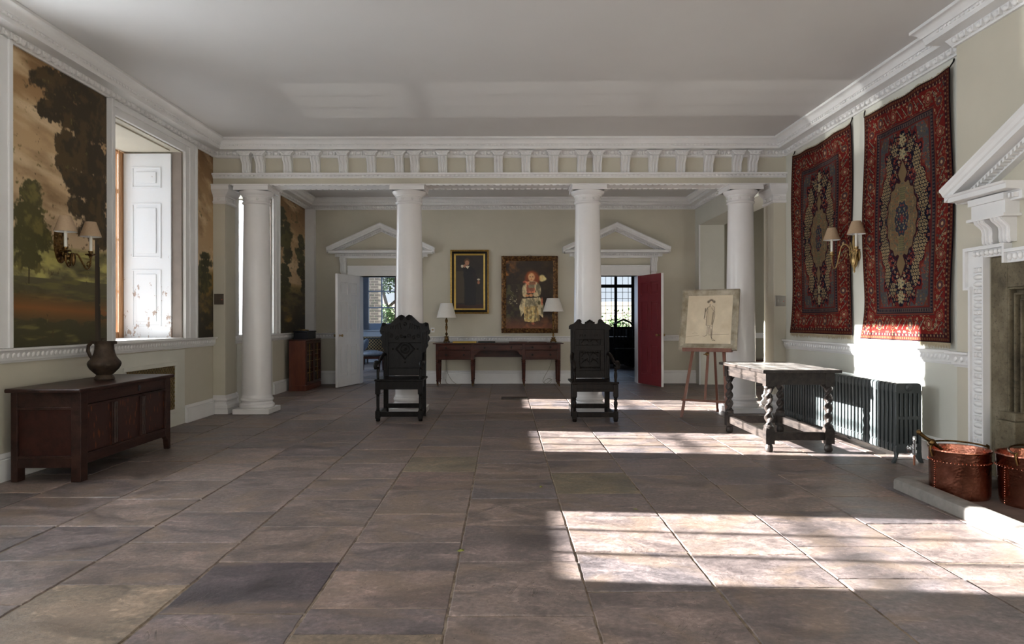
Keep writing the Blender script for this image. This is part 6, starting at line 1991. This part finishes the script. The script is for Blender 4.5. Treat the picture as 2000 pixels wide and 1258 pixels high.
# dry leaves on the flags
r = random.Random(9)
for (px, py, lab) in ((1099, 835, 'small dry leaf on the floor in front of the straight-crested armchair'), (1056, 952, 'curled green leaf on a dark flagstone near the middle of the room'), (899, 1077, 'tiny yellow-green leaf lying in a joint between flagstones'), (1241, 997, 'small yellow leaf at the back edge of the large sunlit patch')):
    Y = 1.2 * 1333 / (py - 627); X = (px - 985) / 1333 * Y
    m = MB(); m.M = Matrix.Translation((X, Y, .002)) @ Matrix.Rotation(r.uniform(0, 3), 4, 'Z')
    s_ = .022
    m.add([(-s_, 0, .001), (-s_ * .4, s_ * .4, .006), (s_ * .5, s_ * .35, .008), (s_, 0, .003), (s_ * .5, -s_ * .35, .001), (-s_ * .4, -s_ * .4, .001), (0, 0, .010)], [(0, 5, 6), (5, 4, 6), (4, 3, 6), (3, 2, 6), (2, 1, 6), (1, 0, 6)])
    m.M = Matrix.Identity(4)
    o = tag(O('leaf', m, 'dry_leaf'), lab, 'leaf', 'stray leaves on the floor')

# ------------------------------------------------------------------ glazed bookcase and record player
def cabinet():
    X0, X1, Y0, Y1 = -3.70, -3.42, 11.72, 12.68; H = .885
    t = thing('glazed_cabinet', 'low reddish glazed bookcase against the left wall beside the white door', 'cabinet', ((X0 + X1) / 2, (Y0 + Y1) / 2, 0))
    m = MB(); m.box(X0, X1, Y0, Y0 + .022, .09, H - .02); m.box(X0, X1, Y1 - .022, Y1, .09, H - .02); m.box(X0, X0 + .012, Y0, Y1, .09, H - .02); m.box(X0, X1 - .02, Y0, Y1, .09, .11)
    for z in (.36, .60): m.box(X0, X1 - .03, Y0, Y1, z, z + .016)
    m.box(X1 - .02, X1, (Y0 + Y1) / 2 - .02, (Y0 + Y1) / 2 + .02, .09, H - .02)
    O('body', m, 'red_mahogany', t, bevel=.002)
    m = MB(); m.box(X0, X1 + .014, Y0 - .014, Y1 + .014, H - .022, H); O('top', m, 'mahogany', t, bevel=.005)
    m = MB(); m.box(X0, X1 + .014, Y0 - .014, Y1 + .014, 0, .092); O('plinth', m, 'red_mahogany', t, bevel=.006)
    for k in range(2):
        a = Y0 + .01 + k * ((Y1 - Y0) / 2 - .005); b = a + (Y1 - Y0) / 2 - .015
        m = MB(); w = .045; x = X1
        m.box(x, x + .018, a, b, .10, .10 + w); m.box(x, x + .018, a, b, H - .03 - w, H - .03); m.box(x, x + .018, a, a + w, .10, H - .03); m.box(x, x + .018, b - w, b, .10, H - .03)
        d = O('glazed_door', m, 'mahogany', t, bevel=.003)
        m = MB(); m.box(x + .006, x + .009, a + w, b - w, .10 + w, H - .03 - w); O('glass', m, 'window_glass', d)
        m = MB(); m.box(x + .006, x + .014, (a + b) / 2 - .004, (a + b) / 2 + .004, .10 + w, H - .03 - w)
        for z in (.30, .50, .68): m.box(x + .006, x + .014, a + w, b - w, z, z + .008)
        O('glazing_bars', m, 'gilt', d)
cabinet()
r = random.Random(12); n = 0
for z in (.112, .378, .618):
    y = 11.76
    while y < 12.60:
        w = r.uniform(.05, .085); hh = r.uniform(.16, .205)
        m = MB(); m.box(-3.62, -3.46, y, y + w - .002, z, z + hh)
        o = O('book', m, 'book_spines')
        tag(o, 'old dark-bound book on the %s shelf inside the glazed bookcase' % {.112: 'bottom', .378: 'middle', .618: 'top'}[z], 'book', 'old books inside the glazed bookcase'); n += 1
        y += w
        if r.random() < .08: y += .05
t = thing('record_box', 'black box like a record player on top of the glazed bookcase', 'box', (-3.55, 12.15, .885))
m = MB(); m.box(-3.68, -3.43, 11.92, 12.42, .885, 1.005); O('case', m, 'black_plastic', t, bevel=.008)
m = MB(); m.box(-3.69, -3.425, 11.90, 12.44, 1.005, 1.030); O('lid', m, 'black_plastic', t, bevel=.006)
m = MB(); m.tube([(-3.58, 12.0, 1.045), (-3.55, 12.06, 1.055), (-3.52, 12.12, 1.045), (-3.50, 12.20, 1.040)], .010, 8); m.ball(-3.53, 12.02, 1.045, .030, .022, .016); m.ball(-3.50, 12.16, 1.042, .018, .020, .012)
tag(O('brass_ornament', m, 'brass', smooth=50), 'small brass ornament lying on the black box on the bookcase', 'ornament')

# ------------------------------------------------------------------ the side passage on the right
mb = MB(); mb.box(6.4, 6.5, 8.5, 14.2, 0, ZC); mb.box(4.135, 6.5, 13.26, 13.41, 0, ZC); mb.box(4.13, 6.5, 8.6, 8.7, 0, ZC)
struct('wall_passage', mb, 'passage_paint')
mb = MB(); mb.box(6.36, 6.4, 8.7, 13.22, .86, .96); mb.box(4.14, 6.4, 13.22, 13.26, .86, .96); struct('trim_13', mb, 'white_paint')
mb = MB(); mb.box(6.375, 6.4, 8.7, 13.23, 0, .2); mb.box(4.14, 6.4, 13.235, 13.26, 0, .2); struct('baseboard_passage', mb, 'white_paint')
t = thing('side_chair', 'small dark wooden chair in the passage seen between the last column and pilaster', 'chair', (4.72, 12.6, 0))
for (x, y) in ((4.52, 12.42), (4.90, 12.42), (4.52, 12.8), (4.90, 12.8)):
    m = MB(); m.lathe([(.014, 0), (.018, .2), (.022, .47)], x, y, 0, 10); O('leg', m, 'mahogany', t, smooth=40)
m = MB(); m.box(4.49, 4.93, 12.39, 12.83, .45, .49); O('seat', m, 'mahogany', t, bevel=.01)
m = MB()
for x in (4.92,):
    for y in (12.42, 12.80): m.tube([(x - .02, y, .47), (x - .03, y, .58), (x + .02, y, .70), (x + .03, y, .82), (x - .02, y, .93), (x - .06, y, .95)], .016, 8)
m.box(4.88, 4.92, 12.42, 12.80, .84, .93); m.box(4.89, 4.92, 12.42, 12.80, .66, .70)
O('backrest', m, 'mahogany', t, smooth=40)

# ------------------------------------------------------------------ rooms beyond the two doors
Y2 = YK + .32
mb = MB()      # morning room, left
def wall_with_hole(mb, x0, x1, y0, y1, hx0, hx1, hz0, hz1, top):
    mb.box(x0, hx0, y0, y1, 0, top); mb.box(hx1, x1, y0, y1, 0, top); mb.box(hx0, hx1, y0, y1, 0, hz0); mb.box(hx0, hx1, y0, y1, hz1, top)
wall_with_hole(mb, -5.4, -.2, 20.0, 20.35, -4.22, -3.16, .95, 2.9, 3.3)
mb.box(-5.5, -5.4, Y2, 20.4, 0, 3.3); mb.box(-.25, -.15, Y2, 20.4, 0, 3.3)
struct('wall_morning_room', mb, 'room_paint')
mb = MB(); mb.box(-5.5, -.15, Y2, 20.4, 3.3, 3.4); struct('ceiling_morning_room', mb, 'ceiling_paint')
w = struct_empty('window_6', (-3.7, 20.1, .95))
m = MB(); gx0, gx1, gz0, gz1 = -3.98, -3.22, 1.14, 2.80
m.box(-4.22, gx0, 20.04, 20.12, .95, 2.9); m.box(gx1, -3.16, 20.04, 20.12, .95, 2.9); m.box(gx0, gx1, 20.04, 20.12, .95, gz0); m.box(gx0, gx1, 20.04, 20.12, gz1, 2.9)
m.box((gx0 + gx1) / 2 - .018, (gx0 + gx1) / 2 + .018, 20.06, 20.10, gz0, gz1)
for z in (1.60, 2.08, 2.50): m.box(gx0, gx1, 20.06, 20.10, z - .018, z + .018)
O('sash', m, 'grey_sash', w, bevel=.004)
m = MB(); m.box(gx0, gx1, 20.078, 20.082, gz0, gz1); O('glass', m, 'window_glass', w)
m = MB(); m.box(-4.35, -3.05, 19.92, 20.06, .915, .95); O('sill', m, 'room_paint', w, bevel=.004)
m = MB(); m.M = Matrix.Translation((-4.20, 20.0, .97)) @ Matrix.Rotation(math.radians(-70), 4, 'Z')
m.box(0, .32, -.03, 0, 0, 1.9)
for (a, b) in ((.1, .5), (.6, 1.2), (1.3, 1.8)): m.box(.06, .26, -.04, .01, a, b)
O('shutter', m, 'room_paint', w, bevel=.004)
m = MB(); m.box(-3.20, -3.10, 19.9, 20.0, .95, 2.9); O('curtain_edge', m, 'brown_leather', w, bevel=.01)
t = thing('radiator_grille', 'brass lattice radiator grille under the window seen through the left doorway', 'grille', (-3.6, 19.97, .2))
m = MB(); frame_rect(m, -4.35, -3.05, .18, .80, .05, 19.96, 20.0); O('frame', m, 'room_paint', t)
m = MB(); m.box(-4.3, -3.1, 19.985, 19.99, .22, .76); O('backing', m, 'dark_recess', t)
m = MB()
k = -4.3 - .54
while k < -3.1:
    for d in (0, 1):
        a, b = k, k + .54
        za, zb = (.22, .76) if d == 0 else (.76, .22)
        if a < -4.3: za += (zb - za) * (-4.3 - a) / (b - a); a = -4.3
        if b > -3.1: zb = za + (zb - za) * (-3.1 - a) / (b - a); b = -3.1
        if b - a > .01: m.beam((a, 19.975, za), (b, 19.975, zb), .008, .008)
    k += .09
O('lattice', m, 'brass', t)
# upholstered stool-chair
t = thing('upholstered_chair', 'blue upholstered chair with a loose cushion through the left doorway', 'chair', (-3.03, 14.85, 0))
for (x, y) in ((-3.26, 14.60), (-2.78, 14.60), (-3.26, 15.10), (-2.78, 15.10)):
    m = MB(); m.lathe([(.016, 0), (.020, .1), (.026, .30)], x, y, 0, 10); O('leg', m, 'mahogany', t, smooth=40)
m = MB(); m.box(-3.30, -2.73, 14.55, 15.15, .30, .36); O('seat_frame', m, 'mahogany', t)
m = MB(); m.ball(-3.02, 14.85, .42, .30, .32, .085, 16, 10); O('seat', m, 'blue_cloth', t, smooth=60)
m = MB(); m.M = Matrix.Translation((-3.21, 14.87, .60)) @ Matrix.Rotation(.55, 4, 'Y'); m.ball(0, 0, 0, .085, .24, .20, 14, 8); O('cushion', m, 'blue_cloth', t, smooth=60)
m = MB(); m.box(-3.38, -3.32, 14.60, 15.10, .36, .90); O('backrest', m, 'blue_cloth', t, bevel=.02)
bpy.data.objects['upholstered_chair'].location = (-3.23, 16.5, 0)
# dark table behind it
t = thing('side_table', 'small dark side table standing in front of the lattice grille', 'table', (-3.55, 19.2, 0))
m = MB(); m.box(-3.95, -3.30, 19.0, 19.5, .70, .73); O('top', m, 'ebony', t, bevel=.005)
for (x, y) in ((-3.9, 19.05), (-3.35, 19.05), (-3.9, 19.45), (-3.35, 19.45)):
    m = MB(); m.box(x - .02, x + .02, y - .02, y + .02, 0, .70); O('leg', m, 'ebony', t)

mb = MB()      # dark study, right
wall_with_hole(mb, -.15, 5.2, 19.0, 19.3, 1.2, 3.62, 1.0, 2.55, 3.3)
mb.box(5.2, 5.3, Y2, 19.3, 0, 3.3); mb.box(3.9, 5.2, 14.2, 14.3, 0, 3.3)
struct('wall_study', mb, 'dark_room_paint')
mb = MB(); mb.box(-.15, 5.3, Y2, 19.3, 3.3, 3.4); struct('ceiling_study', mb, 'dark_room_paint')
w = struct_empty('window_7', (2.4, 19.1, 1.0))
m = MB()
m.box(1.2, 3.62, 19.08, 19.16, 1.0, 1.03); m.box(1.2, 3.62, 19.08, 19.16, 2.5, 2.55); m.box(1.2, 1.26, 19.08, 19.16, 1.0, 2.55); m.box(3.56, 3.62, 19.08, 19.16, 1.0, 2.55)
for x in (1.78, 2.38, 2.98, ): m.box(x + .75 - .04 - .0, x + .75 + .04, 19.08, 19.16, 1.0, 2.55) if False else m.box(x + .14 - .035, x + .14 + .035, 19.08, 19.16, 1.0, 2.55)
m.box(1.2, 3.62, 19.07, 19.17, 2.125, 2.215)
O('stone_frame', m, 'black_iron', w)
m = MB()
for k in range(16): 
    x = 1.26 + k * .158; m.box(x - .006, x + .006, 19.115, 19.125, 1.03, 2.5)
for z in (1.22, 1.42, 1.62, 1.82, 2.0): m.box(1.2, 3.62, 19.115, 19.125, z - .006, z + .006)
O('lead_cames', m, 'black_iron', w)
m = MB(); m.box(1.22, 3.6, 19.118, 19.122, 1.02, 2.52); O('glass', m, 'window_glass', w)
# dark desk and the chair silhouette before the window
t = thing('pedestal_desk', 'large dark desk in shadow beneath the leaded window', 'desk', (3.0, 18.2, 0))
m = MB(); m.box(1.9, 3.9, 17.8, 18.6, .74, .78); O('top', m, 'ebony', t, bevel=.005)
for (a, b) in ((1.95, 2.55), (3.25, 3.85)):
    m = MB(); m.box(a, b, 17.85, 18.55, 0, .74)
    for z in (.06, .28, .50): m.box(a + .03, b - .03, 17.84, 17.85, z, z + .2)
    O('pedestal', m, 'ebony', t, bevel=.004)
t = thing('carved_chair', 'dark carved chair silhouetted against the leaded window', 'chair', (3.07, 17.3, 0))
m = MB(); m.box(2.80, 3.34, 17.1, 17.6, .45, .50); O('seat', m, 'ebony', t)
for (x, y) in ((2.83, 17.13), (3.31, 17.13), (2.83, 17.57), (3.31, 17.57)):
    m = MB(); m.box(x - .025, x + .025, y - .025, y + .025, 0, .45); O('leg', m, 'ebony', t)
m = MB()
for x in (2.83, 3.31): m.box(x - .02, x + .02, 17.55, 17.59, .5, 1.08); m.ball(x, 17.57, 1.10, .035)
m.box(2.83, 3.31, 17.56, 17.58, .62, .70); m.box(2.83, 3.31, 17.56, 17.58, .98, 1.04)
for k in range(5): m.box(2.90 + k * .085, 2.925 + k * .085, 17.56, 17.58, .70, .98)
m.tube([(2.83, 17.57, 1.06), (2.90, 17.57, 1.16), (3.0, 17.57, 1.20), (3.07, 17.57, 1.24), (3.14, 17.57, 1.20), (3.24, 17.57, 1.16), (3.31, 17.57, 1.06)], .022, 8)
O('backrest', m, 'ebony', t, smooth=40)
slab('document_box', 3.25, 3.58, 18.0, 18.3, .78, .98, 'ebony', 'dark box on the shadowed desk right of the carved chair', 'box')

# ------------------------------------------------------------------ garden beyond the windows
mb = MB(); mb.box(-14, 30, 20.36, 70, -.35, -.3); o = O('garden_ground', mb, 'hill_grass'); o['kind'] = 'structure'
mb = MB(); mb.box(-5.6, -4.03, 21.9, 22.3, -.3, 6); tag(O('garden_wall', mb, 'garden_brick'), 'sunlit brick house wall seen through the left doorway window', 'wall')
mb = MB(); N = 24
vs = []; fs = []
for j in range(8):
    for i in range(N):
        x = -20 + i * 3.2; y = 55 + j * 6
        vs.append((x, y, -.4 + j * .55 + .5 * math.sin(i * .7) * (j / 7)))
for j in range(7):
    for i in range(N - 1): fs.append((j * N + i, j * N + i + 1, (j + 1) * N + i + 1, (j + 1) * N + i))
mb.add(vs, fs); o = O('hillside', mb, 'hill_grass', smooth=60); o['kind'] = 'structure'
def leafy(t, mat, c, R, n, s, seed, name='foliage'):
    r = random.Random(seed); vs = []; fs = []
    for k in range(n):
        while True:
            p = Vector((r.uniform(-1, 1), r.uniform(-1, 1), r.uniform(-1, 1)))
            if .35 < p.length < 1: break
        q = Vector((c[0] + p.x * R[0], c[1] + p.y * R[1], c[2] + p.z * R[2]))
        a = Vector((r.uniform(-1, 1), r.uniform(-1, 1), r.uniform(-1, 1))).normalized(); b = a.cross(Vector((r.uniform(-1, 1), r.uniform(-1, 1), r.uniform(-1, 1)))).normalized()
        o = len(vs); L = s * r.uniform(.7, 1.3)
        vs += [q - a * L, q + b * L * .5, q + a * L, q - b * L * .5]; fs.append((o, o + 1, o + 2, o + 3))
    m = MB(); m.v = [tuple(v) for v in vs]; m.f = fs; m.m = [0] * len(fs)
    return O(name, m, mat, t)
t = thing('garden_tree', 'leafy tree outside the window seen through the left doorway', 'tree', (-4.3, 26, -.3))
m = MB(); m.tube([(-4.3, 26, -.3), (-4.35, 26, 1.2), (-4.6, 26, 2.2), (-5.1, 26.1, 3.4)], [.12, .10, .08, .04], 8); m.tube([(-4.45, 26, 1.7), (-4.0, 26, 2.1), (-3.6, 25.8, 2.3)], [.06, .05, .03], 8); O('trunk', m, 'bark', t, smooth=50)
leafy(t, 'leaf_dark', (-4.6, 26.2, 3.6), (1.5, 1.0, 1.35), 4200, .07, 3)
t = thing('garden_shrub', 'rounded green shrub outside the left doorway window', 'shrub', (-4.6, 24.5, -.3))
m = MB(); m.tube([(-4.4, 24.5, -.3), (-4.4, 24.5, .6)], .04, 6); O('stem', m, 'bark', t)
leafy(t, 'leaf_green', (-4.4, 24.5, .95), (.95, .5, .85), 4200, .05, 5)
t = thing('climbing_ivy', 'ivy leaves climbing the brick wall outside', 'ivy', (-4.5, 21.84, .5))
leafy(t, 'leaf_green', (-4.25, 21.83, 1.6), (.20, .03, 1.1), 160, .022, 8, 'leaves')
labs = ['low green bush outside the leaded window, left of the mullion', 'green bush outside the leaded window behind the mullion', 'green bush outside the leaded window nearest the red door', 'olive bush farther off beyond the leaded window']
for k, (x, y, z, R) in enumerate(((2.6, 22.6, .55, (.55, .5, .72)), (3.72, 22.6, .6, (.52, .5, .75)), (4.8, 22.6, .52, (.5, .5, .68)), (5.2, 29, .9, (1.6, .8, .9)))):
    t = thing('garden_bush', labs[k], 'bush', (x, y, -.3), 0, 'bushes outside the leaded window')
    m = MB(); m.tube([(x, y, -.3), (x, y, z)], .03, 6); O('stem', m, 'bark', t)
    leafy(t, 'leaf_green', (x, y, z), R, 1000, .055, 20 + k)
